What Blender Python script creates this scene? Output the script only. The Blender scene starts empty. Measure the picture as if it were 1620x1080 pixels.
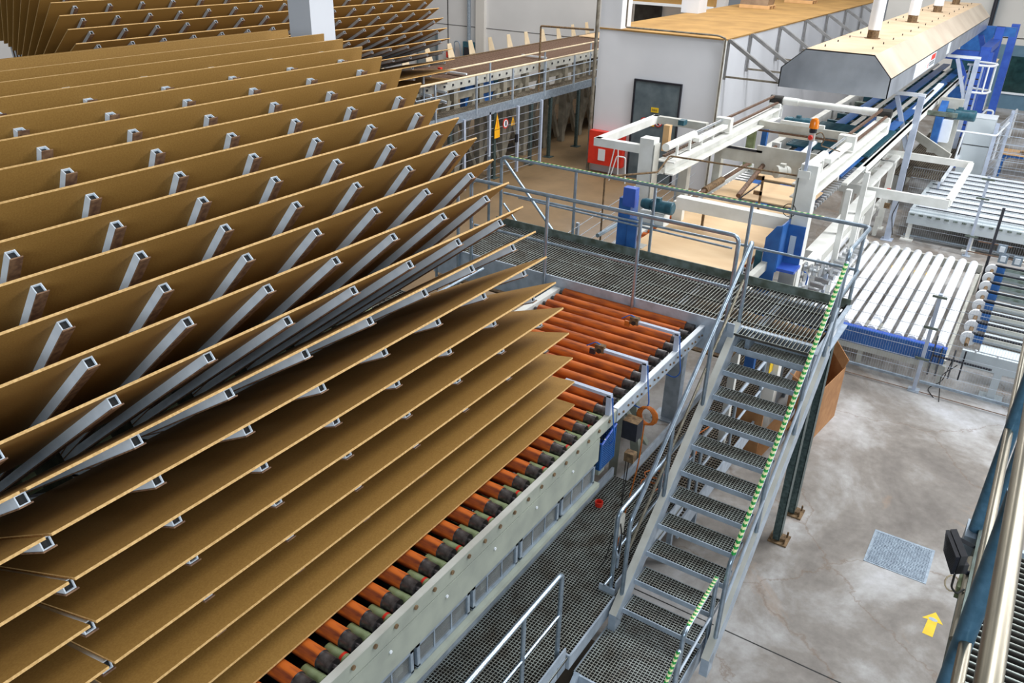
import bpy, math, random
from mathutils import Vector, Matrix, Quaternion
random.seed(7)
S = bpy.context.scene
COL = S.collection
R = math.radians

# ------------------------------------------------------------------ camera
cd = bpy.data.cameras.new('camera'); cam = bpy.data.objects.new('camera', cd); COL.objects.link(cam)
cd.sensor_width = 36; cd.lens = 36*1284.65/1620; cd.clip_start = .05; cd.clip_end = 300
yaw, pit, rol = R(32.66127), R(27.10023), R(1.58983)
F = Vector((-math.sin(yaw)*math.cos(pit), math.cos(yaw)*math.cos(pit), -math.sin(pit)))
r0 = Vector((math.cos(yaw), math.sin(yaw), 0)); u0 = r0.cross(F)
rr = r0*math.cos(rol)+u0*math.sin(rol); uu = -r0*math.sin(rol)+u0*math.cos(rol)
cam.matrix_world = Matrix(((rr.x, uu.x, -F.x, 0), (rr.y, uu.y, -F.y, 0), (rr.z, uu.z, -F.z, 7.0), (0, 0, 0, 1)))
S.camera = cam
# ------------------------------------------------------------------ world and light
W = bpy.data.worlds.new('hall_daylight'); S.world = W; W.use_nodes = True
bg = W.node_tree.nodes['Background']; bg.inputs[0].default_value = (.86, .93, 1, 1); bg.inputs[1].default_value = .17
def area(name, loc, size, power, rot=(0, 0, 0), col=(1, 1, 1)):
    l = bpy.data.lights.new(name, 'AREA'); l.shape = 'RECTANGLE'; l.size, l.size_y = size; l.energy = power; l.color = col
    o = bpy.data.objects.new(name, l); o.location = loc; o.rotation_euler = rot; COL.objects.link(o); return o
def aim(loc, to): return (Vector(to)-Vector(loc)).to_track_quat('-Z', 'Y').to_euler()
area('window_band', (4, -7, 8.5), (10, 2.5), 820, aim((4, -7, 8.5), (-4, 6, 2)), (.80, .91, 1))
area('roof_skylight', (7.5, 19, 15), (1.0, 52), 6800, aim((7.5, 19, 15), (-5, 19, 3)), (.97, .98, 1))
area('roof_skylight', (1.5, 16, 12.5), (3, 26), 1100, (0, 0, 0), (.93, .97, 1))
area('roof_skylight', (-9, 30, 12.5), (3, 24), 1500, (0, 0, 0), (1, .98, .95))
area('roof_skylight', (-19, 24, 12.5), (3, 24), 900, (0, 0, 0), (1, .96, .9))
S.view_settings.view_transform = 'Standard'; S.view_settings.look = 'None'
S.view_settings.exposure = .25; S.view_settings.gamma = 1; S.view_settings.use_curve_mapping = False
S.render.film_transparent = False

# ------------------------------------------------------------------ materials
def mat(name, c1, c2=None, scale=6, rough=.5, metal=0, bump=0, spec=.5, stretch=(1, 1, 1), detail=4, lo=.35, hi=.65, emit=0, alpha=1):
    m = bpy.data.materials.new(name); m.use_nodes = True; n = m.node_tree.nodes; L = m.node_tree.links
    b = n['Principled BSDF']; b.inputs['Roughness'].default_value = rough; b.inputs['Metallic'].default_value = metal
    b.inputs['Specular IOR Level'].default_value = spec
    c2 = c2 or tuple(v*.82 for v in c1)
    tc = n.new('ShaderNodeTexCoord'); mp = n.new('ShaderNodeMapping'); mp.inputs['Scale'].default_value = stretch
    L.new(tc.outputs['Object'], mp.inputs[0])
    t = n.new('ShaderNodeTexNoise'); t.inputs['Scale'].default_value = scale; t.inputs['Detail'].default_value = detail
    L.new(mp.outputs[0], t.inputs['Vector'])
    r = n.new('ShaderNodeValToRGB'); r.color_ramp.elements[0].position = lo; r.color_ramp.elements[1].position = hi
    r.color_ramp.elements[0].color = (*c2, 1); r.color_ramp.elements[1].color = (*c1, 1)
    L.new(t.outputs[0], r.inputs[0]); L.new(r.outputs[0], b.inputs['Base Color'])
    if bump:
        bu = n.new('ShaderNodeBump'); bu.inputs['Strength'].default_value = bump; bu.inputs['Distance'].default_value = .01
        L.new(t.outputs[0], bu.inputs['Height']); L.new(bu.outputs[0], b.inputs['Normal'])
    if emit:
        b.inputs['Emission Color'].default_value = (*c1, 1); b.inputs['Emission Strength'].default_value = emit
    if alpha < 1: b.inputs['Alpha'].default_value = alpha
    return m
M = {}
M['board'] = mat('fibreboard_face', (.37, .20, .042), (.31, .16, .03), 90, .75, detail=3)
M['boardedge'] = mat('fibreboard_edge', (.74, .47, .19), (.54, .32, .11), 60, .7)
M['boardpale'] = mat('sanded_board_face', (.74, .53, .31), (.66, .45, .25), 1.2, .6, stretch=(1, 3, 1))
M['galv'] = mat('galvanised_steel', (.34, .41, .48), (.24, .29, .35), 14, .42, .35)
M['galvlight'] = mat('light_galvanised_steel', (.46, .53, .61), (.35, .41, .48), 9, .45, .2)
M['tube'] = mat('handrail_tube', (.46, .56, .66), (.32, .40, .48), 10, .3, .8)
M['bluetube'] = mat('blue_grey_painted_tube', (.09, .20, .30), (.05, .13, .20), 30, .32, .35)
M['tantube'] = mat('brushed_tan_tube', (.38, .34, .26), (.24, .22, .17), 40, .3, .7, stretch=(1, .1, 1))
M['arm'] = mat('painted_arm_tube', (.82, .90, .98), (.66, .75, .84), 8, .5, 0, lo=.2)
M['armrust'] = mat('arm_side_brown', (.30, .17, .09), (.14, .07, .04), 25, .7)
M['grate'] = mat('grating_bars', (.46, .50, .46), (.24, .22, .18), 5, .5, .3, lo=.3, hi=.6)
M['gratebrown'] = mat('dusty_grating_bars', (.26, .22, .16), (.10, .07, .045), 4, .6, .3, lo=.3, hi=.6)
M['gratedark'] = mat('shaded_dirty_grating_sides', (.07, .062, .05), (.03, .025, .02), 6, .7)  # dark bar sides put shade as well as dirt into the grating gaps
M['bracketgrey'] = mat('bracket_grey', (.22, .22, .22), (.15, .15, .15), 5, .5)
M['pipegrey'] = mat('dull_conduit', (.22, .20, .16), (.12, .10, .07), 8, .5)
M['plate'] = mat('weathered_kick_plate', (.22, .27, .25), (.10, .12, .09), 7, .6, .4)
M['greenpaint'] = mat('pale_green_frame_paint', (.36, .39, .325), (.29, .315, .27), 5, .5)
M['olivegrey'] = mat('dusty_grey_frame_paint', (.30, .27, .21), (.18, .16, .12), 4, .7)
M['white'] = mat('white_machine_paint', (.86, .86, .82), (.72, .72, .67), 3, .45)
M['greywhite'] = mat('grey_white_paint', (.56, .56, .51), (.45, .44, .39), 4, .5)
M['lav'] = mat('light_steel_blue_paint', (.50, .56, .68), (.40, .46, .58), 5, .45)
M['blue'] = mat('blue_paint', (.03, .14, .42), (.02, .10, .33), 6, .4)
M['blueb'] = mat('bright_blue_paint', (.045, .12, .50), (.03, .085, .40), 4, .4)
M['teal'] = mat('dark_teal_motor_paint', (.03, .12, .16), (.015, .07, .10), 10, .4)
M['orange'] = mat('orange_roller_sleeve', (.58, .125, .008), (.17, .03, .008), 7, .6, stretch=(.5, 3, 3), lo=.32, hi=.58, bump=.1)
M['steel'] = mat('dark_roller_steel', (.20, .19, .19), (.07, .06, .06), 18, .32, .7)
M['green'] = mat('olive_green_machine_paint', (.30, .36, .20), (.16, .20, .08), 8, .55)
M['darkgreen'] = mat('dark_hub_paint', (.10, .11, .07), (.03, .03, .02), 6, .7)
M['black'] = mat('black_plastic', (.012, .014, .02), (.02, .02, .03), 20, .45)
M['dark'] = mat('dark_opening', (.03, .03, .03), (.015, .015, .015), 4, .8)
M['chain'] = mat('brown_chain_steel', (.20, .12, .08), (.09, .05, .03), 30, .6, .4)
M['rust'] = mat('rusty_steel', (.25, .16, .08), (.10, .06, .03), 25, .7, .3)
M['legdark'] = mat('dark_green_galvanised', (.10, .15, .15), (.05, .08, .08), 25, .4, .5)
M['whiteroll'] = mat('white_roller_sleeve', (.92, .94, .97), (.86, .88, .92), 3, .4)
M['silver'] = mat('brushed_silver', (.62, .64, .66), (.48, .50, .52), 10, .3, .8)
M['hood'] = mat('hood_sheet_metal', (.50, .54, .60), (.36, .39, .44), 1.6, .38, .65, detail=6)
M['hooddust'] = mat('dusty_hood_sheet', (.62, .46, .30), (.50, .36, .22), 1.5, .6, detail=6)
M['hoodslope'] = mat('lightly_dusted_hood_sheet', (.78, .66, .52), (.62, .50, .38), .9, .4, .25, detail=5)
M['wall'] = mat('white_wall_paint', (.70, .70, .70), (.64, .64, .64), .5, .8)
M['wallwarm'] = mat('warm_white_panel', (.66, .64, .60), (.60, .58, .54), .5, .8)
M['wallblock'] = mat('white_block_paint', (.74, .76, .80), (.66, .68, .72), .4, .75, detail=6)
M['rooftan'] = mat('dust_covered_roof', (.42, .24, .07), (.30, .165, .045), 1.2, .85, detail=6)
M['doorgrey'] = mat('grey_door_paint', (.14, .18, .20), (.07, .10, .12), 2.2, .5, detail=6)
M['doorlight'] = mat('light_grey_door', (.28, .31, .32), (.25, .28, .29), 2, .5)
M['doorteal'] = mat('teal_grey_door', (.12, .22, .30), (.09, .17, .24), 1.5, .5)
M['glassdark'] = mat('dark_window_glass', (.02, .06, .06), (.01, .03, .03), 3, .12)
M['red'] = mat('red_paint', (.75, .04, .02), (.62, .03, .015), 4, .4)
M['yellow'] = mat('yellow_paint', (.85, .58, .02), (.75, .50, .01), 8, .6)
M['yellowsign'] = mat('orange_yellow_sign', (.90, .45, .01), (.85, .40, .01), 4, .5)
M['cream'] = mat('cream_plastic', (.80, .66, .46), (.72, .58, .38), 4, .6)
M['card'] = mat('corrugated_cardboard', (.40, .20, .08), (.31, .145, .055), 6, .8)
M['tapegreen'] = mat('green_tape', (.01, .33, .05), (.01, .26, .04), 30, .5)
M['tapeyellow'] = mat('pale_yellow_tape', (.82, .82, .45), (.75, .74, .38), 30, .5)
M['signwhite'] = mat('white_sign', (.80, .84, .88), (.76, .80, .84), 3, .4)
M['orangeplastic'] = mat('orange_beacon_lens', (.95, .25, .01), (.85, .20, .01), 5, .2)
M['hose'] = mat('orange_air_hose', (.62, .17, .02), (.40, .10, .01), 20, .5)
M['bluehose'] = mat('blue_air_hose', (.03, .15, .55), None, 20, .4)
M['cable'] = mat('black_cable', (.02, .018, .015), None, 20, .6)
M['wire'] = mat('bright_mesh_wire', (.60, .66, .74), (.50, .56, .64), 5, .35, .6)
M['wiredark'] = mat('dull_mesh_wire', (.30, .32, .32), (.22, .24, .24), 5, .5, .4)
M['cabinet'] = mat('grey_cabinet_paint', (.58, .64, .67), (.54, .60, .63), 2, .5)
M['tabletop'] = mat('light_wood_top', (.75, .46, .22), (.66, .40, .18), 4, .5)
M['wrap'] = mat('film_wrapped_load', (.34, .24, .16), (.22, .15, .10), 3, .5, detail=7)
def concrete():
    m = bpy.data.materials.new('worn_concrete'); m.use_nodes = True; n = m.node_tree.nodes; L = m.node_tree.links
    b = n['Principled BSDF']
    tc = n.new('ShaderNodeTexCoord')
    def noise(sc, det, st=(1, 1, 1), dis=0):
        mp = n.new('ShaderNodeMapping'); mp.inputs['Scale'].default_value = st; L.new(tc.outputs['Object'], mp.inputs[0])
        t = n.new('ShaderNodeTexNoise'); t.inputs['Scale'].default_value = sc; t.inputs['Detail'].default_value = det; t.inputs['Distortion'].default_value = dis
        t.inputs['Roughness'].default_value = .62
        L.new(mp.outputs[0], t.inputs['Vector']); return t
    def ramp(src, pts):
        r = n.new('ShaderNodeValToRGB'); e = r.color_ramp.elements
        while len(e) < len(pts): e.new(.5)
        for k, (p, c) in enumerate(pts): e[k].position = p; e[k].color = (*c, 1)
        L.new(src, r.inputs[0]); return r
    def mix(fac, a, bb, mode='MIX'):
        x = n.new('ShaderNodeMix'); x.data_type = 'RGBA'; x.blend_type = mode
        if isinstance(fac, float): x.inputs[0].default_value = fac
        else: L.new(fac, x.inputs[0])
        for s, v in ((6, a), (7, bb)):
            if isinstance(v, tuple): x.inputs[s].default_value = (*v, 1)
            else: L.new(v, x.inputs[s])
        return x.outputs[2]
    base = ramp(noise(.55, 9, (1, .75, 1), .4).outputs[0], [(.30, (.13, .112, .098)), (.45, (.26, .235, .21)), (.55, (.43, .42, .41)), (.70, (.62, .63, .66))])
    fine = ramp(noise(9, 8).outputs[0], [(.3, (.72, .70, .68)), (.7, (1, 1, 1))])
    c = mix(.8, base.outputs[0], fine.outputs[0], 'MULTIPLY')
    st = ramp(noise(.8, 6, (1, 1, 1), 1).outputs[0], [(.60, (0, 0, 0)), (.74, (1, 1, 1))])
    stm = n.new('ShaderNodeMath'); stm.operation = 'MULTIPLY'; stm.inputs[1].default_value = .45; L.new(st.outputs[0], stm.inputs[0])
    c = mix(stm.outputs[0], c, (.40, .24, .13))
    # cracks
    v = n.new('ShaderNodeTexVoronoi'); v.feature = 'DISTANCE_TO_EDGE'; v.inputs['Scale'].default_value = .33
    wv = noise(1.6, 6)
    mp = n.new('ShaderNodeVectorMath'); mp.operation = 'MULTIPLY_ADD'; L.new(wv.outputs[1], mp.inputs[0]); mp.inputs[1].default_value = (.8, .8, 0); L.new(tc.outputs['Object'], mp.inputs[2])
    L.new(mp.outputs[0], v.inputs['Vector'])
    cr = ramp(v.outputs[0], [(0, (1, 1, 1)), (.006, (0, 0, 0))])
    crm = n.new('ShaderNodeMath'); crm.operation = 'MULTIPLY'; crm.inputs[1].default_value = .55; L.new(cr.outputs[0], crm.inputs[0])
    c = mix(crm.outputs[0], c, (.16, .10, .06))
    # fine brown dust lies on the left part of the hall floor
    gp = n.new('ShaderNodeNewGeometry'); sx = n.new('ShaderNodeSeparateXYZ'); L.new(gp.outputs['Position'], sx.inputs[0])
    mr = n.new('ShaderNodeMapRange'); mr.inputs[1].default_value = -3.5; mr.inputs[2].default_value = -10.5; L.new(sx.outputs[0], mr.inputs[0])
    c = mix(mr.outputs[0], c, mix(.5, (.20, .125, .055), ramp(noise(1.1, 7).outputs[0], [(.35, (.12, .075, .035)), (.7, (.24, .155, .075))]).outputs[0]))
    L.new(c, b.inputs['Base Color']); b.inputs['Roughness'].default_value = .6
    bu = n.new('ShaderNodeBump'); bu.inputs['Strength'].default_value = .08; L.new(fine.outputs[0], bu.inputs['Height']); L.new(bu.outputs[0], b.inputs['Normal'])
    return m
M['concrete'] = concrete()

# ------------------------------------------------------------------ mesh helper
class MB:
    def __init__(s): s.v = []; s.f = []; s.m = []; s.mats = []; s.ch = []
    def mi(s, m):
        if m not in s.mats: s.mats.append(m)
        return s.mats.index(m)
    def add(s, vs, fs, m):
        o = len(s.v); s.v += [tuple(v) for v in vs]; k = s.mi(m)
        fo = len(s.f)
        for f in fs: s.f.append(tuple(i+o for i in f)); s.m.append(k)
        s.ch.append((o, len(s.v), fo, len(s.f)))
        return s
    def box(s, x0, x1, y0, y1, z0, z1, m):
        vs = [(x, y, z) for z in (z0, z1) for y in (y0, y1) for x in (x0, x1)]
        return s.add(vs, [(0, 2, 3, 1), (4, 5, 7, 6), (0, 1, 5, 4), (2, 6, 7, 3), (0, 4, 6, 2), (1, 3, 7, 5)], m)
    def bar(s, a, b, w, h, m, up=(0, 0, 1)):
        a = Vector(a); b = Vector(b); d = (b-a).normalized(); up = Vector(up)
        if abs(d.dot(up)) > .98: up = Vector((0, 1, 0))
        sd = d.cross(up).normalized(); u = sd.cross(d)
        vs = [p+sd*i*w/2+u*j*h/2 for p in (a, b) for j in (-1, 1) for i in (-1, 1)]
        return s.add(vs, [(0, 1, 3, 2), (4, 6, 7, 5), (0, 4, 5, 1), (2, 3, 7, 6), (0, 2, 6, 4), (1, 5, 7, 3)], m)
    def channel(s, a, b, w, h, t, m, up=(0, 0, 1), side=1):
        a = Vector(a); b = Vector(b); d = (b-a).normalized(); upv = Vector(up); sd = d.cross(upv).normalized(); u = sd.cross(d)
        s.bar(a, b, t, h, m, up)
        for j in (-1, 1): s.bar(a+u*j*(h/2-t/2)+sd*side*w/2, b+u*j*(h/2-t/2)+sd*side*w/2, w, t, m, up)
        return s
    def ibeam(s, a, b, w, h, t, m):
        a = Vector(a); b = Vector(b); s.bar(a, b, t, h, m)
        for j in (-1, 1):
            o = Vector((0, 0, j*(h/2-t/2))); s.bar(a+o, b+o, w, t, m)
        return s
    def tube(s, a, b, r, m, n=12, r2=None, caps=True):
        return s.path([a, b], r, m, n, bend=0, r2=r2, caps=caps)
    def path(s, pts, r, m, n=10, bend=.07, r2=None, caps=True, closed=False):
        pts = [Vector(p) for p in pts]
        if bend and len(pts) > 2:
            q = [pts[0]]
            for i in range(1, len(pts)-1):
                p = pts[i]; a = pts[i-1]-p; c = pts[i+1]-p; k = min(bend, a.length*.45, c.length*.45)
                A = p+a.normalized()*k; B = p+c.normalized()*k
                for j in range(6):
                    t = j/5; q.append(A*(1-t)**2+p*2*t*(1-t)+B*t*t)
            q.append(pts[-1]); pts = q
        N = len(pts); ref = None; rings = []
        for i, p in enumerate(pts):
            if closed: d = (pts[(i+1) % N]-pts[i-1]).normalized()
            else: d = (pts[min(i+1, N-1)]-pts[max(i-1, 0)]).normalized()
            if ref is None: ref = d.orthogonal().normalized()
            ref = (ref-d*ref.dot(d)).normalized(); sd = d.cross(ref)
            R_ = r if (r2 is None or N < 2) else r+(r2-r)*i/(N-1)
            rings.append([p+(ref*math.cos(2*math.pi*k/n)+sd*math.sin(2*math.pi*k/n))*R_ for k in range(n)])
        vs = [v for rg in rings for v in rg]; fs = []
        for i in range(N if closed else N-1):
            j = (i+1) % N
            for k in range(n): fs.append((i*n+k, i*n+(k+1) % n, j*n+(k+1) % n, j*n+k))
        if caps and not closed: fs.append(tuple(range(n))[::-1]); fs.append(tuple((N-1)*n+k for k in range(n)))
        return s.add(vs, fs, m)
    def lathe(s, c, axis, prof, m, n=20):
        c = Vector(c); ax = Vector(axis).normalized(); e = ax.orthogonal().normalized(); g = ax.cross(e)
        vs = []
        for h, r in prof: vs += [c+ax*h+(e*math.cos(2*math.pi*k/n)+g*math.sin(2*math.pi*k/n))*r for k in range(n)]
        fs = []
        for i in range(len(prof)-1):
            for k in range(n): fs.append((i*n+k, i*n+(k+1) % n, (i+1)*n+(k+1) % n, (i+1)*n+k))
        fs.append(tuple(range(n))[::-1]); fs.append(tuple((len(prof)-1)*n+k for k in range(n)))
        return s.add(vs, fs, m)
    def prism(s, poly, ext, m):
        ext = Vector(ext); n = len(poly); vs = [Vector(p) for p in poly]; vs += [v+ext for v in vs]
        fs = [tuple(range(n))[::-1], tuple(range(n, 2*n))]+[(i, (i+1) % n, n+(i+1) % n, n+i) for i in range(n)]
        return s.add(vs, fs, m)

def smooth_ok(name): return True
NOSPLIT = {'grating', 'tread', 'step', 'mesh_panel', 'hazard_tape', 'lettering', 'guard_mesh', 'chain', 'side_rail', 'ladder', 'deck', 'warning_sign', 'maker_plate', 'cooling_fins', 'wire_panel', 'notice_plate', 'ban_sign', 'lens',
           'roller', 'pulley', 'motor_body', 'fan_cover', 'push_button', 'pallet', 'plastic_basket', 'drain_cover', 'floor_arrow', 'board_stack'}
def obj(name, mb, parent=None, smooth=False):
    if parent is not None and name not in NOSPLIT and len(mb.ch) > 1:
        n = len(mb.ch); bb = []
        for a, c, fa, fc in mb.ch:
            v = mb.v[a:c]; bb.append([min(p[k] for p in v)-.012 for k in range(3)]+[max(p[k] for p in v)+.012 for k in range(3)])
        g = list(range(n))
        def fd(i):
            while g[i] != i: i = g[i]
            return i
        for i in range(n):
            for j in range(i):
                if all(bb[i][k] <= bb[j][k+3] and bb[j][k] <= bb[i][k+3] for k in range(3)): g[fd(i)] = fd(j)
        roots = sorted({fd(i) for i in range(n)})
        if 1 < len(roots) <= 60:
            out = []
            for r_ in roots:
                m2 = MB(); m2.mats = list(mb.mats)
                for i in range(n):
                    if fd(i) == r_:
                        a, c, fa, fc = mb.ch[i]; o = len(m2.v)-a; m2.ch.append((len(m2.v), len(m2.v)+c-a, len(m2.f), len(m2.f)+fc-fa))
                        m2.v += mb.v[a:c]; m2.f += [tuple(q+o for q in f) for f in mb.f[fa:fc]]; m2.m += mb.m[fa:fc]
                out.append(mesh_obj(name, m2, parent, smooth))
            return out[0]
    return mesh_obj(name, mb, parent, smooth)
def mesh_obj(name, mb, parent=None, smooth=False):
    xs = [v[0] for v in mb.v]; ys = [v[1] for v in mb.v]; zs = [v[2] for v in mb.v]
    c = Vector(((min(xs)+max(xs))/2, (min(ys)+max(ys))/2, min(zs)))
    me = bpy.data.meshes.new(name); me.from_pydata([(v[0]-c.x, v[1]-c.y, v[2]-c.z) for v in mb.v], [], mb.f)
    for m in mb.mats: me.materials.append(M[m])
    me.polygons.foreach_set('material_index', mb.m)
    me.update()
    import bmesh
    bm = bmesh.new(); bm.from_mesh(me); bmesh.ops.recalc_face_normals(bm, faces=bm.faces); bm.to_mesh(me); bm.free()
    if smooth:
        me.polygons.foreach_set('use_smooth', [len(p.vertices) == 4 for p in me.polygons])
        me.set_sharp_from_angle(angle=R(38))
    o = bpy.data.objects.new(name, me); COL.objects.link(o)
    w = Vector((0, 0, 0)); p = parent
    while p is not None: w += p.location; p = p.parent
    o.parent = parent; o.location = c-w
    return o
def tag(o, label=None, cat=None, group=None, kind=None):
    if label: o['label'] = label
    if cat: o['category'] = cat
    if group: o['group'] = group
    if kind: o['kind'] = kind
    return o
def thing(name, label, cat, loc, group=None):
    o = bpy.data.objects.new(name, None); o.empty_display_size = .1; COL.objects.link(o); o.location = loc
    return tag(o, label, cat, group)
def struct(name, mb): return tag(obj(name, mb), kind='structure')
def grating(mb, x0, x1, y0, y1, z, m, px=.033, py=.033, tx=.004, ty=.004, h=.03):
    """bars spaced px apart run along y, bars spaced py apart run along x; z = top"""
    n = max(1, round((x1-x0)/px))
    for i in range(n+1):
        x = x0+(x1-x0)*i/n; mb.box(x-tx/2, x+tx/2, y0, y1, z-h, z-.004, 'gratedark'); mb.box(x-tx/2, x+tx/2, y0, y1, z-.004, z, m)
    n = max(1, round((y1-y0)/py))
    for i in range(n+1):
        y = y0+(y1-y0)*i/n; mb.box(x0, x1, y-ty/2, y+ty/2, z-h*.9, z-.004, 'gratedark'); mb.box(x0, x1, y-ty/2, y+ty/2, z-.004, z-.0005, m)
    return mb
ORD = ['lowest', 'second', 'third', 'fourth', 'fifth', 'sixth', 'seventh', 'eighth', 'ninth', 'tenth', 'eleventh', 'twelfth', 'thirteenth', 'fourteenth',
       'fifteenth', 'sixteenth', 'seventeenth', 'eighteenth', 'nineteenth', 'twentieth', 'twenty-first', 'twenty-second', 'twenty-third', 'twenty-fourth', 'twenty-fifth', 'twenty-sixth', 'twenty-seventh', 'twenty-eighth', 'twenty-ninth', 'thirtieth']

# ================================================================== SETTING
struct('floor', MB().box(-36, 9, -6, 48, -.2, 0, 'concrete'))
b = MB().box(-33, -22.45, 34.5, 34.9, 0, 9, 'wall').box(-22.45, -12.3, 34.5, 34.9, 0, 9, 'wall')
b.box(-24.6, -24.1, 34.3, 34.5, 0, 9, 'wallwarm').box(-16.95, -16.4, 34.32, 34.5, 0, 9, 'wall')
b.box(-26.45, -26.41, 34.485, 34.5, 0, 9, 'dark').box(-33, -16.9, 34.485, 34.5, 2.52, 2.54, 'dark')
struct('wall_back', b)
b = MB().box(-8, 9, 45, 45.4, 0, 9, 'wallwarm').box(-8, 9, 44.985, 45, 3.02, 3.06, 'dark').box(-3.55, -3.35, 44.7, 45, 0, 9, 'doorteal')
struct('wall_right', b)
struct('wall_left', MB().box(-33.4, -33, -6, 34.9, 0, 9, 'wall'))
d = thing('door_1', None, None, (-27.8, 34.4, 0)); tag(d, kind='structure')
obj('door_leaf', MB().box(-28.35, -27.15, 34.42, 34.49, 0, 2.15, 'doorlight'), d)
obj('door_frame', MB().box(-28.42, -28.35, 34.38, 34.5, 0, 2.22, 'doorgrey').box(-27.15, -27.08, 34.38, 34.5, 0, 2.22, 'doorgrey').box(-28.35, -27.15, 34.38, 34.5, 2.15, 2.22, 'doorgrey'), d)
s_ = MB().box(-27.82, -27.60, 34.40, 34.42, 1.05, 1.62, 'signwhite'); s_.lathe((-27.71, 34.40, 1.40), (0, -1, 0), [(0, .085), (.006, .085)], 'blue')
tag(obj('door_sign', s_, d), 'white sign with a round blue symbol')
d = thing('door_2', None, None, (-2, 44.9, 0)); tag(d, kind='structure')
obj('door_leaf', MB().box(-2.85, -.4, 44.86, 44.98, 0, 2.75, 'doorteal'), d)
obj('window_pane', MB().box(-2.3, -1.0, 44.80, 44.86, .75, 2.3, 'glassdark'), d)
obj('window_frame', MB().box(-2.36, -.94, 44.78, 44.86, .66, .75, 'signwhite').box(-2.0, -1.5, 44.79, 44.80, 1.2, 2.2, 'glassdark'), d)
# floor joints
b = MB()
b.box(-6, 6, 6.97, 6.985, 0, .002, 'dark'); b.box(-3, 6, 14.07, 14.10, 0, .002, 'chain')
struct('trim_1', b)
M['floorshade'] = mat('shaded_dirty_floor', (.075, .05, .025), (.03, .022, .014), 2.5, .7, detail=7)  # shade and dirt below the walkway gratings, painted as dark floor patches
struct('trim_5', MB().box(-5.0, -2.95, 1.0, 7.5, .0, .004, 'floorshade').box(-2.95, -2.3, 1.0, 6.0, 0, .004, 'floorshade'))
# tall concrete column between the two stars
struct('trim_2', MB().box(-7.62, -7.27, 6.95, 7.32, 0, 9, 'wallblock'))
# ------------------------------------------------------------------ white enclosure block with dusty roof
b = MB().box(-12.1, -8.15, 23.3, 44.9, 0, 4.30, 'wallblock'); b.box(-12.1, -8.10, 23.28, 44.9, 4.30, 4.34, 'rooftan')
b.box(-8.19, -8.11, 23.26, 23.34, 0, 4.31, 'white')
e = tag(obj('enclosure_block', b), 'large white enclosure block with a flat dust covered roof and grey door', 'enclosure'); tag(e, kind='structure')
e['kind'] = 'structure'; e.name = 'wall_enclosure'; del e['label']; del e['category']
struct('trim_3', MB().box(-12.1, -11.42, 23.32, 24.0, 4.34, 9, 'wallblock'))
struct('trim_4', MB().box(-12.32, -11.66, 30, 30.8, 4.34, 9, 'wallblock'))
d = thing('door_3', None, None, (-10, 23.25, 0)); tag(d, kind='structure')
leaf3 = obj('door_leaf', MB().box(-10.72, -9.29, 23.24, 23.30, 0, 2.95, 'doorgrey'), d)
obj('door_frame', MB().box(-10.78, -10.72, 23.22, 23.30, 0, 3.0, 'black').box(-9.29, -9.25, 23.22, 23.30, 0, 3.0, 'black').box(-10.72, -9.29, 23.22, 23.30, 2.95, 3.0, 'black'), d)
b = MB().box(-10.14, -9.9, 23.22, 23.235, 2.10, 2.24, 'yellow')
for k in range(5): b.box(-10.10+k*.035, -10.085+k*.035, 23.215, 23.22, 2.14, 2.20, 'rust')
tag(obj('notice_plate', b, leaf3), 'small yellow notice plate')
for cx, nm in ((-10.34, 'ban_sign'), (-9.86, 'ban_sign')):
    b = MB(); b.lathe((cx, 23.235, 1.80), (0, -1, 0), [(0, .115), (.012, .115)], 'red'); b.lathe((cx, 23.223, 1.80), (0, -1, 0), [(0, .085), (.006, .085)], 'signwhite')
    b.lathe((cx+.01, 23.217, 1.82), (0, -1, 0), [(0, .03), (.003, .03)], 'black'); b.box(cx-.03, cx+.03, 23.213, 23.217, 1.74, 1.80, 'black')
    b.bar((cx-.07, 23.212, 1.87), (cx+.07, 23.212, 1.73), .02, .004, 'red', up=(0, -1, 0))
    tag(obj(nm, b, leaf3), 'round white sign with red ring and bar')
b = MB().prism([(-10.2, 23.235, 1.68), (-9.98, 23.235, 1.68), (-10.09, 23.235, 1.90)], (0, -.01, 0), 'yellowsign'); b.box(-10.1, -10.08, 23.22, 23.226, 1.72, 1.83, 'black')
tag(obj('warning_sign', b, leaf3), 'orange warning triangle')
# brackets on the enclosure side
for k, y in enumerate((23.4, 25.3, 28.2, 31.15, 34.1, 37.0, 39.9)):
    t = thing('wall_bracket', f'grey triangular steel bracket on the white enclosure side, {["nearest", "second from the front", "third from the front", "fourth from the front", "fifth from the front", "sixth from the front", "farthest"][k]}', 'bracket', (-8.1, y, 3.2), 'steel brackets along the white enclosure')
    obj('post', MB().bar((-8.08, y, 4.32), (-8.08, y, 3.25), .06, .06, 'bracketgrey'), t)
    obj('diagonal_brace', MB().bar((-8.05, y, 4.30), (-6.45, y, 3.34), .10, .09, 'bracketgrey'), t)
    obj('cross_rail', MB().bar((-8.05, y, 3.33), (-6.45, y, 3.33), .05, .05, 'pipegrey'), t)
b = MB().path([(-8.12, 23.22, .2), (-8.12, 23.22, 4.36), (-8.35, 23.22, 4.42), (-11.2, 23.22, 4.42), (-11.2, 23.22, 6)], .025, 'pipegrey', 8, .05)
tag(obj('conduit_pipe', b), 'thin brown conduit running up the enclosure corner and along its roof edge', 'pipe')
b = MB().tube((-12.14, 23.2, 0), (-12.14, 23.2, 9), .05, 'pipegrey', 10); b.tube((-12.2, 23.25, 0), (-12.2, 23.25, 9), .03, 'bracketgrey', 8)
tag(obj('conduit_pipe', b), 'dark vertical pipe on the left edge of the white enclosure', 'pipe')
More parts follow.
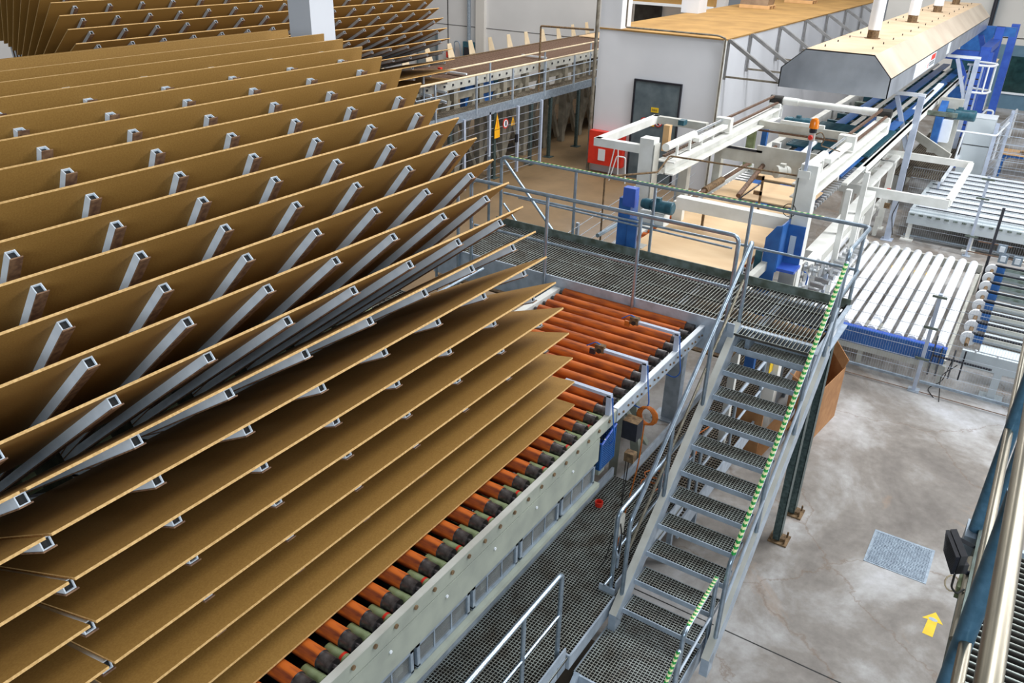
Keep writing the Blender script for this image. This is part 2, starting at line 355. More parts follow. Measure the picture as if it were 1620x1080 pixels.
for k, (x, y) in enumerate(((-10.9, 34.3), (-10.4, 38.6))):
    t = thing('wrapped_pallet', ['brown film wrapped pallet load on the enclosure roof, nearer one', 'brown film wrapped pallet load on the enclosure roof, farther one'][k], 'pallet', (x, y, 4.35), 'wrapped loads on the enclosure roof')
    b = MB()
    for i in range(3): b.box(x-.6, x+.6, y-.4+i*.36, y-.3+i*.36, 4.342, 4.44, 'tabletop')
    b.box(x-.6, x+.6, y-.4, y+.42, 4.44, 4.47, 'tabletop'); obj('pallet', b, t)
    b = MB(); q = []
    b.prism([(x-.58, y-.4, 4.47), (x+.52, y-.4, 4.47), (x+.6, y-.36, 5.0), (x+.45, y-.3, 5.6), (x-.5, y-.36, 5.6), (x-.55, y-.4, 5.1)], (0, .78, 0), 'wrap'); obj('load', b, t)
# red hose cabinet
t = thing('fire_hose_cabinet', 'red fire hose cabinet on the white enclosure wall left of the door', 'cabinet', (-11.5, 23.2, .3))
obj('cabinet_body', MB().box(-12.08, -10.90, 23.05, 23.28, .28, 1.32, 'red'), t)
obj('cabinet_label', MB().box(-11.72, -11.48, 23.04, 23.05, .42, .78, 'signwhite'), t)
b = MB().path([(-11.25, 22.9, 0), (-11.05, 22.85, 1.0), (-10.95, 22.85, 1.05), (-10.9, 22.9, .0)], .02, 'signwhite', 6); b.path([(-11.0, 22.5, 0), (-10.8, 22.5, .8), (-10.5, 22.5, .8), (-10.45, 22.5, 0)], .02, 'signwhite', 6)
tag(obj('hose_stand', b), 'thin white bent tube stand in front of the red cabinet', 'stand')

# ================================================================== COOLING STARS
BL = 4.47
def board_mesh(L=BL, w=1.546, t=.018):
    b = MB(); b.box(-w/2, w/2, -L/2, L/2, 0, t, 'board')
    me = bpy.data.meshes.new('fibreboard_panel'); me.from_pydata(b.v, [], b.f); me.materials.append(M['board']); me.materials.append(M['boardedge'])
    me.polygons.foreach_set('material_index', [0, 0, 1, 1, 1, 1]); return me
def arm_mesh(sc=1):
    b = MB(); r1, r2 = .5*sc, 3.06*sc; w, h = .056*sc, .058*sc; t = .006*sc
    b.box(r1, r2, -w/2, -w/2+t, -h, 0, 'arm'); b.box(r1, r2, w/2-t, w/2, -h, 0, 'arm')
    b.box(r1, r2, -w/2+t, w/2-t, -h, -h+t, 'arm'); b.box(r1, r2, -w/2+t, w/2-t, -t, 0, 'arm')
    b.box(r1, r2-.015*sc, -w/2+t, w/2-t, -h+t, -t, 'dark')
    b.box(r1, r2+.012*sc, -w/2-.006, w/2+.006, -h-.008*sc, -h, 'armrust')
    me = bpy.data.meshes.new('support_arm'); me.from_pydata(b.v, [], b.f)
    for m in b.mats: me.materials.append(M[m])
    me.polygons.foreach_set('material_index', b.m); return me
def star(xc, zc, Rr, sc, th0, dth, idx, skip, rows, armY, labels, armsel, name, lab, word):
    L = (rows[0][1]-rows[0][0]); w = 1.546*sc; bm_ = board_mesh(L, w, .015*sc)
    cnt = {}
    for (y0, y1, rowname, lo) in rows:
        n = 0
        for i in sorted(idx, reverse=True):
            if i in skip or i < lo: continue
            th = R(th0+dth*i); rc = Rr-w/2
            o = bpy.data.objects.new('fibreboard_panel', bm_); COL.objects.link(o)
            o.location = (xc+rc*math.cos(th), (y0+y1)/2, zc+rc*math.sin(th)); o.rotation_euler = (0, -th, 0)
            tag(o, f'brown fibreboard sheet in the {word}, {rowname} row, {ORD[n]+(" board, nearest the rollers" if n == 0 else " board up from the rollers")}', 'board', f'boards fanned out in the {word}, {rowname} row')
            n += 1
    root = thing(name, lab, 'cooling star', (xc, 0, zc-Rr))
    ya, yb = rows[-1][0], rows[0][1]
    b = MB().tube((xc, ya-.3, zc), (xc, yb+.3, zc), .24*sc, 'darkgreen', 20); obj('shaft', b, root, True)
    am = arm_mesh(sc); allc = []
    for i in list(idx)+[max(idx)+1, max(idx)+2]:
        for k, y in enumerate(armY):
            allc.append((armsel(i, y), i, y))
    allc.sort(key=lambda t: t[0]); far = MB()
    for k, (_, i, y) in enumerate(allc):
        th = R(th0+dth*i)
        if k < 100:
            o = bpy.data.objects.new('support_arm', am); COL.objects.link(o); o.parent = root
            o.location = (0, y, Rr); o.rotation_euler = (0, -th, 0)
        else:
            c_, s2 = math.cos(th), math.sin(th); vs = [(xc+v.co.x*c_-v.co.z*s2, y+v.co.y, zc+v.co.x*s2+v.co.z*c_) for v in am.vertices]
            names = ['arm', 'dark', 'armrust']
            o0 = len(far.v); far.v += vs
            for p in am.polygons: far.f.append(tuple(q+o0 for q in p.vertices)); far.m.append(far.mi(am.materials[p.material_index].name and {'painted_arm_tube': 'arm', 'dark_opening': 'dark', 'arm_side_brown': 'armrust'}[am.materials[p.material_index].name]))
    tag(mesh_obj('support_arm', far, root), kind='stuff')
    hub = MB()
    for y in armY: hub.lathe((xc, y-.05, zc), (0, 1, 0), [(0, .46*sc), (.1, .46*sc)], 'darkgreen', 24)
    obj('hub_disc', hub, root)
    br = MB()
    for y in armY:
        for a in range(0, 100, 20): 
            aa = R(a-10); br.bar((xc+.45*sc*math.cos(aa), y+.2, zc+.45*sc*math.sin(aa)), (xc+.8*sc*math.cos(aa), y+.2, zc+.8*sc*math.sin(aa)), .10, .14, 'green')
    obj('green_bracket', br, root)
    fr = MB(); fr.box(xc-.5, xc+.5, ya-.6, ya-.4, 0, zc, 'green').box(xc-.5, xc+.5, yb+.32, yb+.44, 0, zc-.35, 'green')
    fr.tube((xc, ya-.6, zc), (xc, yb+.4, zc), .12, 'darkgreen'); obj('bearing_stand', fr, root)
    return root
armY1 = [5.52-.6*k for k in range(15)]
def sel1(i, y): return (5.6-y)*.9+abs(i-8)*.22
star(-6.147, 2.918, 3.146, 1, 85.597, -4.411, range(-7, 20), (-1,), [(1.33, 5.80, 'far', -99), (-3.17, 1.30, 'near', 8)], armY1, None, sel1,
     'board_cooling_star', 'big rotating board cooler in front, steel arms holding fanned brown boards over the orange rollers', 'front cooling star')
k2 = 1.1545
def c2(x, y, z): return (x*k2, y*k2, 7-(7-z)*k2)
y0, y1 = 7.39*k2, 16.48*k2; ym = (y0+y1)/2
armY2 = [y1-.33-.693*k for k in range(15)]
star(-15.528*k2, c2(0, 0, 3.493)[2], 3.146*k2, k2, 32.88, -4.411, range(-14, 8), (), [(ym+.02, y1, 'far', -99), (y0, ym-.02, 'near', -99)], armY2, None, lambda i, y: abs(i-1)*.4+(y1-y)*.3,
     'board_cooling_star', 'second board cooler farther back at upper left, its boards seen from below', 'rear cooling star')

# ================================================================== ORANGE ROLLER TABLE
t = thing('roller_conveyor', 'long roller table with orange wrapped rollers and pale green side rail beside the front star', 'conveyor', (-3.6, 4.5, 0))
YS = [8.2-.2*k for k in range(32)]
def roller(x0, x1, y, z, r):
    b = MB(); b.lathe((x0, y, z), (1, 0, 0), [(0, r*.35), (.06, r*.35), (.06, r), (x1-x0-.155, r), (x1-x0-.155, r*.86), (x1-x0-.05, r*.86), (x1-x0-.05, r*.3), (x1-x0, r*.3)], 'orange', 18)
    n = 18; mi = b.mi('steel')
    for j in (0, 1, 3, 4, 5, 6): 
        for k in range(n): b.m[j*n+k] = mi
    b.m[-1] = b.m[-2] = mi
    return b
proto = obj('roller', roller(-4.56, -2.72, YS[0], 2.925, .062), t, True)
for y in YS[1:]:
    o = proto.copy(); COL.objects.link(o); o.parent = t; o.location = proto.location+Vector((0, y-YS[0], 0))
b = MB(); b.box(-2.715, -2.66, 6.02, 8.22, 2.985, 2.995, 'signwhite').box(-2.675, -2.66, 6.02, 8.22, 2.845, 2.985, 'galvlight').box(-2.71, -2.675, 6.02, 8.22, 2.845, 2.852, 'galvlight')
for k in range(22):
    y = 8.15-.1*k; b.lathe((-2.66, y, 2.91+(.012 if k % 2 else -.01)), (1, 0, 0), [(0, .012), (.012, .012)], 'rust', 8)
tag(obj('side_rail', b, t), 'far rail section with rusty bolts')
b = MB(); b.box(-2.71, -2.66, 1.6, 6.0, 2.985, 2.995, 'greywhite').box(-2.675, -2.66, 1.6, 6.0, 2.86, 2.985, 'greenpaint').box(-2.672, -2.662, 1.6, 6.0, 2.855, 2.86, 'dark').box(-2.675, -2.655, 1.6, 5.68, 2.60, 2.855, 'greenpaint')
for k in range(22):
    y = 5.85-.2*k; b.lathe((-2.66, y, 2.945), (1, 0, 0), [(0, .017), (.012, .017)], 'rust', 8)
    if k % 3 == 0: b.lathe((-2.655, y-.07, 2.78), (1, 0, 0), [(0, .012), (.01, .012)], 'signwhite', 8)
tag(obj('side_rail', b, t), 'pale green near rail section')
b = MB()
y = 5.66
b.box(-2.76, -2.75, 1.6, 5.6, 2.36, 2.60, 'darkgreen')  # dark backing added to paint the shade behind the mesh
while y > 1.6:
    yb = y-.62
    for q in (y, yb+.03): b.box(-2.70, -2.67, q-.03, q, 2.36, 2.58, 'galv')
    b.box(-2.70, -2.67, yb, y, 2.35, 2.375, 'galv'); b.box(-2.70, -2.67, yb, y, 2.55, 2.58, 'galv')
    for q in range(1, 3): b.box(-2.69, -2.68, yb+q*.2, yb+q*.2+.012, 2.37, 2.57, 'galv')
    for q in range(1, 14): b.box(-2.688, -2.684, yb, y, 2.37+q*.0135, 2.3735+q*.0135, 'wiredark')
    y -= .66
obj('guard_mesh', b, t)
b = MB().box(-2.69, -2.63, 1.6, 5.70, 2.30, 2.345, 'greenpaint'); b.box(-4.4, -4.3, 1.6, 5.0, .3, 2.5, 'darkgreen')
for y in (4.9, 3.9, 2.9, 1.9): b.box(-3.80, -3.70, y-.05, y+.05, 0, 2.5, 'galv').box(-3.75, -2.7, y-.04, y+.04, 2.42, 2.5, 'greenpaint')
obj('under_frame', b, t)
b = MB().box(-4.66, -4.57, 5.9, 8.22, 2.9, 2.97, 'white').box(-4.66, -4.57, 1.6, 5.9, 2.80, 2.90, 'greenpaint'); obj('inner_rail', b, t)
b = MB()
for k in range(21):
    if k < 21: b.lathe((-2.93, YS[11]-.2*k-.1, 2.885), (1, 0, 0), [(0, .045), (.17, .045), (.17, .03), (.26, .03)], 'green', 14); b.lathe((-2.80, YS[11]-.2*k-.1, 2.885), (1, 0, 0), [(0, .047), (.02, .047)], 'red' if k % 2 else 'green', 14)
for y in (7.98, 6.98, 6.38): b.lathe((-2.90, y-.1+.02, 2.87), (1, 0, 0), [(0, .035), (.15, .035)], 'green', 12)
obj('drive_pulley', b, t, True)
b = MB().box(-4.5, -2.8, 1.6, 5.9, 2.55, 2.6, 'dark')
for k in range(20): b.bar((-4.4, 5.8-.2*k, 2.66), (-2.95, 5.75-.2*k, 2.66), .03, .04, 'green')
obj('bed_frame', b, t)

b = MB().bar((-3.9, 8.85, 0), (-3.55, 8.1, 2.75), .12, .14, 'greenpaint').bar((-3.75, 9.35, 0), (-3.55, 8.15, 2.75), .12, .14, 'greenpaint').box(-2.85, -2.78, 5.98, 6.1, 2.2, 2.9, 'greenpaint').box(-4.6, -4.48, 7.9, 8.0, 0, 2.8, 'greenpaint').box(-4.6, -4.48, 5.5, 5.62, 0, 2.8, 'greenpaint'); obj('leg', b, t)
b = MB().box(-4.5, -2.8, 5.98, 6.08, 2.6, 2.75, 'greenpaint').bar((-2.8, 6.5, 2.7), (-2.8, 7.2, 1.9), .05, .05, 'greenpaint'); obj('cross_member', b, t)
# sensors
for k, (y, lab) in enumerate(((7.44, 'far'), (6.64, 'middle'), (5.88, 'near'))):
    s_ = thing('sensor_bracket', f'white angled bracket with a small sensor over the orange rollers, {lab} one', 'sensor', (-2.7, y, 3.0), 'sensor brackets over the orange rollers')
    am_ = obj('arm', MB().bar((-2.69, y, 2.995), (-2.69, y, 3.20), .045, .045, 'lav').bar((-2.67, y, 3.2), (-3.16, y, 3.2), .045, .03, 'lav'), s_)
    if k < 2:
        obj('sensor_head', MB().box(-3.24, -3.14, y-.03, y+.03, 3.17, 3.25, 'rust').box(-3.30, -3.24, y-.025, y+.0, 3.13, 3.19, 'hose' if k == 0 else 'black').lathe((-3.19, y-.04, 3.19), (0, 1, 0), [(0, .025), (.08, .025)], 'cable', 10), am_)
        obj('air_hose', MB().path([(-3.18, y, 3.24), (-3.24, y, 3.27), (-3.34, y-.01, 3.2)], .006, 'bluehose', 6, .05), s_)
    obj('hose', MB().path([(-2.66, y, 3.18), (-2.64, y, 3.0), (-2.60, y, 2.75), (-2.66, y+.02, 2.66), (-2.8, y+.05, 2.66)], .007, 'bluehose', 6, .08), s_)
c_ = MB()
for k in range(7):
    c_.path([(-2.62+.006*k+.09*math.cos(a*.5236), 6.62+.004*k, 2.62+.10*math.sin(a*.5236)+.004*(k % 3)) for a in range(12)], .009, 'hose', 6, 0, closed=True)
c_.path([(-2.62, 6.62, 2.52), (-2.60, 6.55, 2.1), (-2.66, 6.45, 1.4), (-2.7, 6.3, .6), (-2.75, 6.2, .02)], .008, 'hose', 6, .2)
tag(obj('hose_coil', c_), 'coil of orange air hose hanging under the orange roller rail', 'hose')
b = MB().box(-2.72, -2.56, 6.30, 6.44, 2.50, 2.70, 'black').box(-2.72, -2.56, 6.30, 6.44, 2.70, 2.705, 'rust')
tag(obj('junction_box', b), 'small black box mounted under the roller rail beside the orange hose', 'box')
b = MB().box(-2.60, -2.50, 6.14, 6.22, 2.36, 2.46, 'rust'); b.path([(-2.55, 6.16, 2.4), (-2.55, 6.1, 1.9), (-2.62, 6.0, 1.2), (-2.7, 6.0, 1.0)], .006, 'cable', 6); b.path([(-2.6, 6.2, 2.4), (-2.62, 6.25, 1.8), (-2.5, 6.2, 1.3)], .005, 'cable', 6)
tag(obj('cable_bundle', b), 'loose cables with a rusty connector hanging under the roller rail', 'cable')
# blue perforated crate
b = MB(); 
x0, x1, ya, yb, z0, zf, zr = -2.83, -2.65, 5.72, 6.0, 2.47, 2.76, 2.84
def zt(y): return zf+(zr-zf)*(y-ya)/(yb-ya)
for k in range(12):
    q = ya+(yb-ya)*k/11; b.box(x0, x0+.008, q-.007, q+.007, z0, zt(q), 'blue'); b.box(x1-.008, x1, q-.007, q+.007, z0, zt(q), 'blue')
    q = x0+(x1-x0)*k/11; b.box(q-.006, q+.006, ya, ya+.008, z0, zf, 'blue'); b.box(q-.006, q+.006, yb-.008, yb, z0, zr, 'blue')
for k in range(13):
    z = z0+(zf-z0)*k/12; b.box(x0, x1, ya, ya+.008, z-.007, z+.007, 'blue').box(x0, x1, yb-.008, yb, z-.007, z+.007, 'blue').box(x0, x0+.008, ya, yb, z-.007, z+.007, 'blue').box(x1-.008, x1, ya, yb, z-.007, z+.007, 'blue')
b.box(x0, x1, ya, yb, z0, z0+.01, 'blue'); b.path([(x0, ya, zf), (x1, ya, zf), (x1, yb, zr), (x0, yb, zr)], .012, 'blueb', 6, 0, closed=True)
tag(obj('plastic_basket', b), 'blue perforated plastic basket hanging below the pale green rail', 'basket')

# ================================================================== BRIDGE PLATFORM
t = thing('bridge_platform', 'raised grating bridge crossing the board line behind the orange rollers', 'platform', (-4, 9, 2.8))
b = grating(MB(), -6.6, -1.47, 8.26, 9.75, 2.985, 'grate', .043, .37, .006, .004, .035); 
obj('grating', b, t)
b = MB().box(-6.6, -2.33, 8.225, 8.245, 2.70, 3.10, 'galvlight').box(-6.6, -2.33, 8.245, 8.30, 2.70, 2.715, 'galv'); obj('front_plate', b, t)
obj('kick_plate', MB().box(-6.6, -1.42, 9.76, 9.775, 2.95, 3.09, 'plate'), t)
b = MB().box(-1.465, -1.45, 8.2, 9.78, 2.74, 3.02, 'galvlight').box(-1.465, -1.40, 8.2, 9.78, 2.74, 2.755, 'galvlight').box(-1.465, -1.40, 8.2, 9.78, 3.005, 3.02, 'galvlight'); obj('side_channel', b, t)
b = MB().box(-1.449, -1.444, 8.75, 9.35, 2.80, 2.97, 'signwhite').box(-1.443, -1.440, 9.05, 9.2, 2.9, 2.93, 'blue').box(-1.443, -1.440, 8.85, 9.0, 2.84, 2.87, 'black'); tag(obj('maker_plate', b, t), 'small white plate with blue and black marks')
b = MB()
b.box(-2.33, -1.46, 8.50, 8.52, 2.62, 2.98, 'galvlight').box(-2.33, -1.46, 8.46, 8.50, 2.955, 2.98, 'galvlight')
b.box(-6.6, -1.46, 9.6, 9.66, 2.72, 2.95, 'galv'); obj('edge_beam', b, t)
tag(obj('gap_shade_sheet', MB().box(-6.6, -2.35, 8.30, 9.70, 2.60, 2.62, 'rust').box(-2.35, -1.47, 8.55, 9.70, 2.60, 2.62, 'rust'), t), 'brown sheet added under the bridge grating to darken its gaps')  # added sheet, stands in for the shade seen through the deck bars
b = MB()
for x in (-5.9, -5.0, -4.1, -3.2, -2.2): b.box(x, x+.05, 8.3, 9.7, 2.80, 2.94, 'galv')
obj('cross_beam', b, t)
for y in (8.86, 9.52):
    b = MB().channel((-1.47, y, 0.03), (-1.47, y, 2.74), .09, .14, .012, 'legdark', up=(0, 1, 0)); lg = obj('leg', b, t); b = MB().box(-1.60, -1.36, y-.12, y+.12, 0, .02, 'rust')
    for q in ((-1.56, y-.08), (-1.40, y-.08), (-1.56, y+.08), (-1.40, y+.08)): b.tube((q[0], q[1], 0.02), (q[0], q[1], .10), .012, 'rust', 8)
    b.box(-1.55, -1.41, y-.05, y+.05, .02, .06, 'rust'); tag(obj('foot_plate', b, lg), 'rusty bolted foot plate')
b = MB().box(-3.97, -3.72, 10.7, 10.86, 0, 2.72, 'galvlight'); b.box(-4.1, -3.6, 10.6, 10.95, 0, .02, 'galvlight').bar((-3.8, 10.75, .9), (-5.2, 10.75, .9), .08, .12, 'signwhite'); tag(obj('support_column', b), 'wide light grey steel column standing on the floor under the bridge', 'column')
for x in (-6.4, -4.75): obj('leg', MB().box(x, x+.1, 8.32, 8.42, 0, 2.8, 'greenpaint').box(x, x+.1, 9.55, 9.65, 0, 2.8, 'greenpaint'), t)
# far handrail with tape
t = thing('handrail', 'handrail along the far side of the bridge with green and yellow hazard tape', 'handrail', (-4, 9.77, 3))
b = MB().path([(-6.55, 9.80, 3.0), (-6.55, 9.80, 4.0), (-1.40, 9.80, 4.0), (-1.40, 8.75, 4.02), (-1.40, 8.75, 3.0)], .024, 'tube', 12, .09); obj('top_rail', b, t, True)
for x in (-5.3, -4.1, -2.8, -1.45): obj('post', MB().tube((x, 9.80, 2.92), (x, 9.80, 4.0), .021, 'tube'), t, True)
b = MB().path([(-6.5, 9.80, 3.46), (-1.42, 9.80, 3.46), (-1.40, 8.8, 3.46)], .017, 'tube', 10, .05); obj('mid_rail', b, t, True)
b = MB().tube((-6.5, 9.80, 3.95), (-5.35, 9.82, 2.75), .021, 'tube'); b.tube((-6.5, 9.80, 3.3), (-5.85, 9.82, 2.62), .016, 'tube'); b.tube((-6.3, 9.9, 3.4), (-3.0, 9.9, 3.35), .014, 'galv'); obj('diagonal_brace', b, t, True)
def tape(mb, a, c, w, step, h=.0, up=(0, 0, 1)):
    a = Vector(a); c = Vector(c); d = (c-a); L = d.length; d.normalize(); upv = Vector(up); sd = d.cross(upv).normalized(); u = sd.cross(d)
    n = int(L/step); 
    for k in range(n):
        p = a+d*k*step; m = 'tapegreen' if k % 2 == 0 else 'tapeyellow'
        for g in (-1, 1):
            q = [p, p+d*step, p+d*step*.45+sd*g*w/2, p-d*step*.55+sd*g*w/2]
            q = [q[0]+u*h, q[1]+u*h, q[2]+u*(h-w*.22), q[3]+u*(h-w*.22)]
            mb.prism(q, u*.0015, m)
    return mb
obj('hazard_tape', tape(MB(), (-6.4, 9.80, 4.0), (-1.9, 9.80, 4.0), .024, .035, .025), t)
# near handrail
t = thing('handrail', 'plain handrail along the near side of the bridge above the orange rollers', 'handrail', (-4, 8.26, 3))
b = MB().path([(-5.95, 8.22, 3.0), (-5.95, 8.22, 4.12), (-2.43, 8.22, 4.12), (-2.43, 8.22, 3.0)], .024, 'tube', 12, .09); obj('top_rail', b, t, True)
for x in (-4.8, -3.57): obj('post', MB().tube((x, 8.20, 2.82), (x, 8.20, 4.11), .022, 'tube'), t, True)
obj('mid_rail', MB().path([(-5.9, 8.22, 3.52), (-2.45, 8.22, 3.52)], .017, 'tube', 10, 0), t, True)
# left side rails beyond the star
t = thing('handrail', 'short galvanised handrail at the left end of the bridge behind the fanned boards', 'handrail', (-6.3, 8, 2.6))
obj('top_rail', MB().path([(-6.15, 8.2, 2.4), (-6.15, 8.2, 4.05), (-6.9, 8.2, 4.05), (-6.9, 8.2, 2.6)], .022, 'tube', 10, .09), t, True)
obj('post', MB().tube((-6.45, 8.1, 2.5), (-6.45, 8.1, 3.9), .02, 'tube').tube((-6.7, 9.7, 2.5), (-6.7, 9.7, 4.0), .02, 'tube').tube((-6.9, 8.3, 4.0), (-7.6, 8.9, 3.3), .02, 'tube'), t, True)
obj('low_rail', MB().path([(-5.6, 6.3, 2.55), (-5.6, 6.3, 3.05), (-5.6, 8.0, 3.05)], .017, 'tube', 8, .05).tube((-5.6, 7.2, 2.4), (-5.6, 7.2, 3.05), .018, 'tube'), t, True)
t = thing('service_grating', 'lower steel grating walkway seen under the fanned boards at the bridge end', 'platform', (-6, 7, 2.2))
obj('grating', grating(MB(), -7.2, -4.75, 6.1, 8.15, 2.30, 'grate', .042, .1, .006, .005), t)
obj('kick_plate', MB().box(-5.75, -5.73, 6.2, 8.15, 2.32, 2.62, 'galvlight').box(-7.2, -4.75, 6.07, 6.1, 2.2, 2.34, 'galv'), t)
obj('leg', MB().box(-4.9, -4.8, 6.2, 6.3, 0, 2.27, 'galvlight').box(-7.1, -7.0, 6.2, 6.3, 0, 2.27, 'galvlight').box(-4.9, -4.8, 7.9, 8.0, 0, 2.27, 'galvlight').box(-7.1, -7.0, 7.9, 8.0, 0, 2.27, 'galvlight'), t)

# ================================================================== STAIRS
t = thing('staircase', 'straight grating staircase with grey steel sides leading up to the bridge', 'staircase', (-1.9, 7, 0))
for k in range(11):
    y = 8.2529-.2410*k; z = 2.82-.2*k
    b = grating(MB(), -2.29, -1.49, y+.005, y+.235, z, 'grate', .034, .034, .004, .004, .028)
    b.box(-2.31, -1.47, y-.006, y+.006, z-.055, z+.004, 'galvlight'); b.box(-2.31, -1.47, y+.235, y+.24, z-.035, z, 'galv')
    b.box(-2.312, -2.306, y, y+.24, z-.06, z, 'galv').box(-1.474, -1.468, y, y+.24, z-.06, z, 'galv')
    obj('tread', b, t)
for sx, x in ((-1, -2.315), (1, -1.405)):
    a_, c_ = Vector((x, 8.44, 3.0)), Vector((x, 5.74, .765)); u_ = (c_-a_).cross(Vector((1, 0, 0))).normalized(); u_ = u_ if u_.z > 0 else -u_
    b = MB().bar(a_+u_*(-.02)+Vector((sx*(.075 if sx > 0 else 0), 0, 0)), c_+u_*(-.02)+Vector((sx*(.075 if sx > 0 else 0), 0, 0)), .010, .20, 'galvlight')
    for q in (.08, -.12): b.bar(a_+u_*q+Vector((sx*.037, 0, 0)), c_+u_*q+Vector((sx*.037, 0, 0)), .078, .012, 'greywhite' if q > 0 else 'galv')
    b.box(min(x, x+sx*.08), max(x, x+sx*.08), 5.70, 5.84, .60, .84, 'galvlight'); obj('stringer', b, t)
# handrails of stairs
t = thing('handrail', 'left handrail of the staircase beside the orange roller table', 'handrail', (-2.35, 7, 1))
obj('top_rail', MB().path([(-2.35, 8.45, 3.0), (-2.35, 8.45, 4.03), (-2.35, 5.88, 1.90), (-2.35, 5.87, .88)], .023, 'tube', 12, .07), t, True)
obj('mid_rail', MB().tube((-2.37, 8.43, 3.56), (-2.37, 5.9, 1.43), .015, 'tantube'), t, True)
for y, z in ((6.72, 1.62), (7.57, 2.33)): obj('post', MB().tube((-2.35, y, z), (-2.35, y, z+.96), .022, 'tube'), t, True)
t = thing('handrail', 'right handrail of the staircase with green and yellow arrow tape on top', 'handrail', (-1.36, 7, 1))
obj('top_rail', MB().path([(-1.35, 8.45, 3.0), (-1.35, 8.47, 4.02), (-1.35, 5.88, 1.88), (-1.35, 5.87, .86)], .023, 'tube', 12, .06), t, True)
obj('mid_rail', MB().tube((-1.34, 8.43, 3.5), (-1.34, 5.9, 1.40), .015, 'galvlight'), t, True)
for y, z in ((6.72, 1.60), (7.57, 2.30), (8.3, 2.9)): obj('post', MB().tube((-1.35, y, z), (-1.35, y, z+.96), .022, 'tube'), t, True)
obj('hazard_tape', tape(MB(), (-1.35, 8.42, 3.985), (-1.35, 5.92, 1.92), .042, .028, .0245), t)

# ================================================================== LOW WALKWAYS
t = thing('grating_walkway', 'long steel grating walkway beside the pale green roller rail', 'walkway', (-3, 5, .88))
obj('grating', grating(MB(), -3.38, -2.44, 2.0, 7.74, .88, 'grate', .034, .034, .005, .005, .03), t)
b = MB().box(-3.42, -3.39, 2.0, 7.74, .80, 1.0, 'galvlight').box(-2.44, -2.42, 4.95, 5.88, .72, .885, 'galvlight').box(-2.5, -2.42, 4.93, 4.95, .72, .90, 'galvlight')
obj('edge_channel', b, t)
obj('kick_plate', MB().box(-2.46, -2.445, 2.0, 4.9, .74, 1.02, 'galvlight').box(-2.46, -2.445, 5.93, 7.74, .76, 1.02, 'galvlight').box(-2.62, -2.44, 5.89, 5.91, .80, .95, 'galvlight').box(-2.445, -2.44, 4.75, 4.88, .76, .9, 'galv'), t)
b = MB()
for x in (-3.38, -2.55):
    for y in (2.6, 4.4, 6.2, 7.6): b.box(x, x+.06, y, y+.06, 0, .85, 'galv')
for y in (2.6, 4.4, 6.2, 7.6): b.box(-3.38, -2.5, y, y+.05, .76, .85, 'galv')
obj('leg', b, t)
b = MB().lathe((-3.26, 7.1, .88), (0, 0, 1), [(0, .045), (.06, .05), (.06, .035), (.02, .035)], 'red', 16)
tag(obj('red_cap', b), 'small red plastic cap lying on the grating walkway', 'cap')
t = thing('handrail', 'handrail of the grating walkway nearest the camera, running out of frame', 'handrail', (-2.5, 4, .9))
obj('top_rail', MB().path([(-2.5, 4.82, .84), (-2.5, 4.82, 1.98), (-2.5, 2.0, 1.98)], .023, 'tube', 12, .08), t, True)
obj('mid_rail', MB().tube((-2.5, 4.8, 1.48), (-2.5, 2.0, 1.48), .015, 'tube'), t, True)
for y in (4.2, 2.9): obj('post', MB().tube((-2.5, y, .8), (-2.5, y, 1.97), .021, 'tube'), t, True)
t = thing('handrail', 'handrail on the grating walkway between it and the staircase', 'handrail', (-2.5, 7, .9))
obj('top_rail', MB().path([(-2.5, 5.92, .95), (-2.5, 5.92, 1.90), (-2.5, 8.0, 1.90), (-2.5, 8.0, .9)], .023, 'tube', 12, .09), t, True)
obj('mid_rail', MB().tube((-2.5, 5.95, 1.40), (-2.5, 7.95, 1.40), .014, 'tube').tube((-2.5, 5.93, 1.10), (-2.5, 5.75, 1.10), .014, 'tube').tube((-2.5, 5.93, 1.45), (-2.42, 5.83, 1.45), .014, 'tube'), t, True)
obj('post', MB().tube((-2.5, 7.0, .85), (-2.5, 7.0, 1.9), .021, 'tube'), t, True)
b = MB().box(-2.56, -2.50, 5.98, 6.10, 1.55, 1.78, 'greywhite'); b.tube((-2.47, 5.98, 1.6), (-2.47, 5.95, 1.2), .015, 'galv'); b.path([(-2.5, 6.0, 1.72), (-2.45, 5.95, 1.62), (-2.46, 5.93, 1.4)], .008, 'cable', 6)
tag(obj('gate_closer', b), 'small grey spring closer fixed to the walkway handrail post', 'fitting')
# lower deck behind stairs
t = thing('grating_walkway', 'dusty grating walkway passing under the bridge behind the staircase', 'walkway', (-3, 10, .4))
obj('grating', grating(MB(), -3.42, -2.50, 7.76, 13.4, .44, 'gratebrown', .04, .06, .006, .006, .03), t)
obj('edge_channel', MB().box(-3.47, -3.43, 7.76, 13.4, .36, .56, 'galvlight').box(-2.49, -2.46, 7.76, 13.4, .30, .56, 'galvlight'), t)
obj('leg', MB().box(-3.4, -3.35, 8.5, 8.55, 0, .4, 'galv').box(-2.56, -2.5, 8.5, 8.55, 0, .4, 'galv').box(-3.4, -3.35, 12.5, 12.55, 0, .4, 'galv').box(-2.56, -2.5, 12.5, 12.55, 0, .4, 'galv'), t)
t = thing('handrail', 'bright handrail of the dusty walkway seen between the stair treads', 'handrail', (-2.5, 10, .4))
obj('top_rail', MB().tube((-2.5, 8.2, 1.5), (-2.5, 13.2, 1.5), .024, 'galvlight'), t, True)
obj('mid_rail', MB().tube((-2.5, 8.2, 1.0), (-2.5, 13.2, 1.0), .018, 'galvlight'), t, True)
for y in (8.3, 9.5, 10.7, 11.9, 13.1): obj('post', MB().tube((-2.5, y, .35), (-2.5, y, 1.5), .022, 'tube'), t, True)
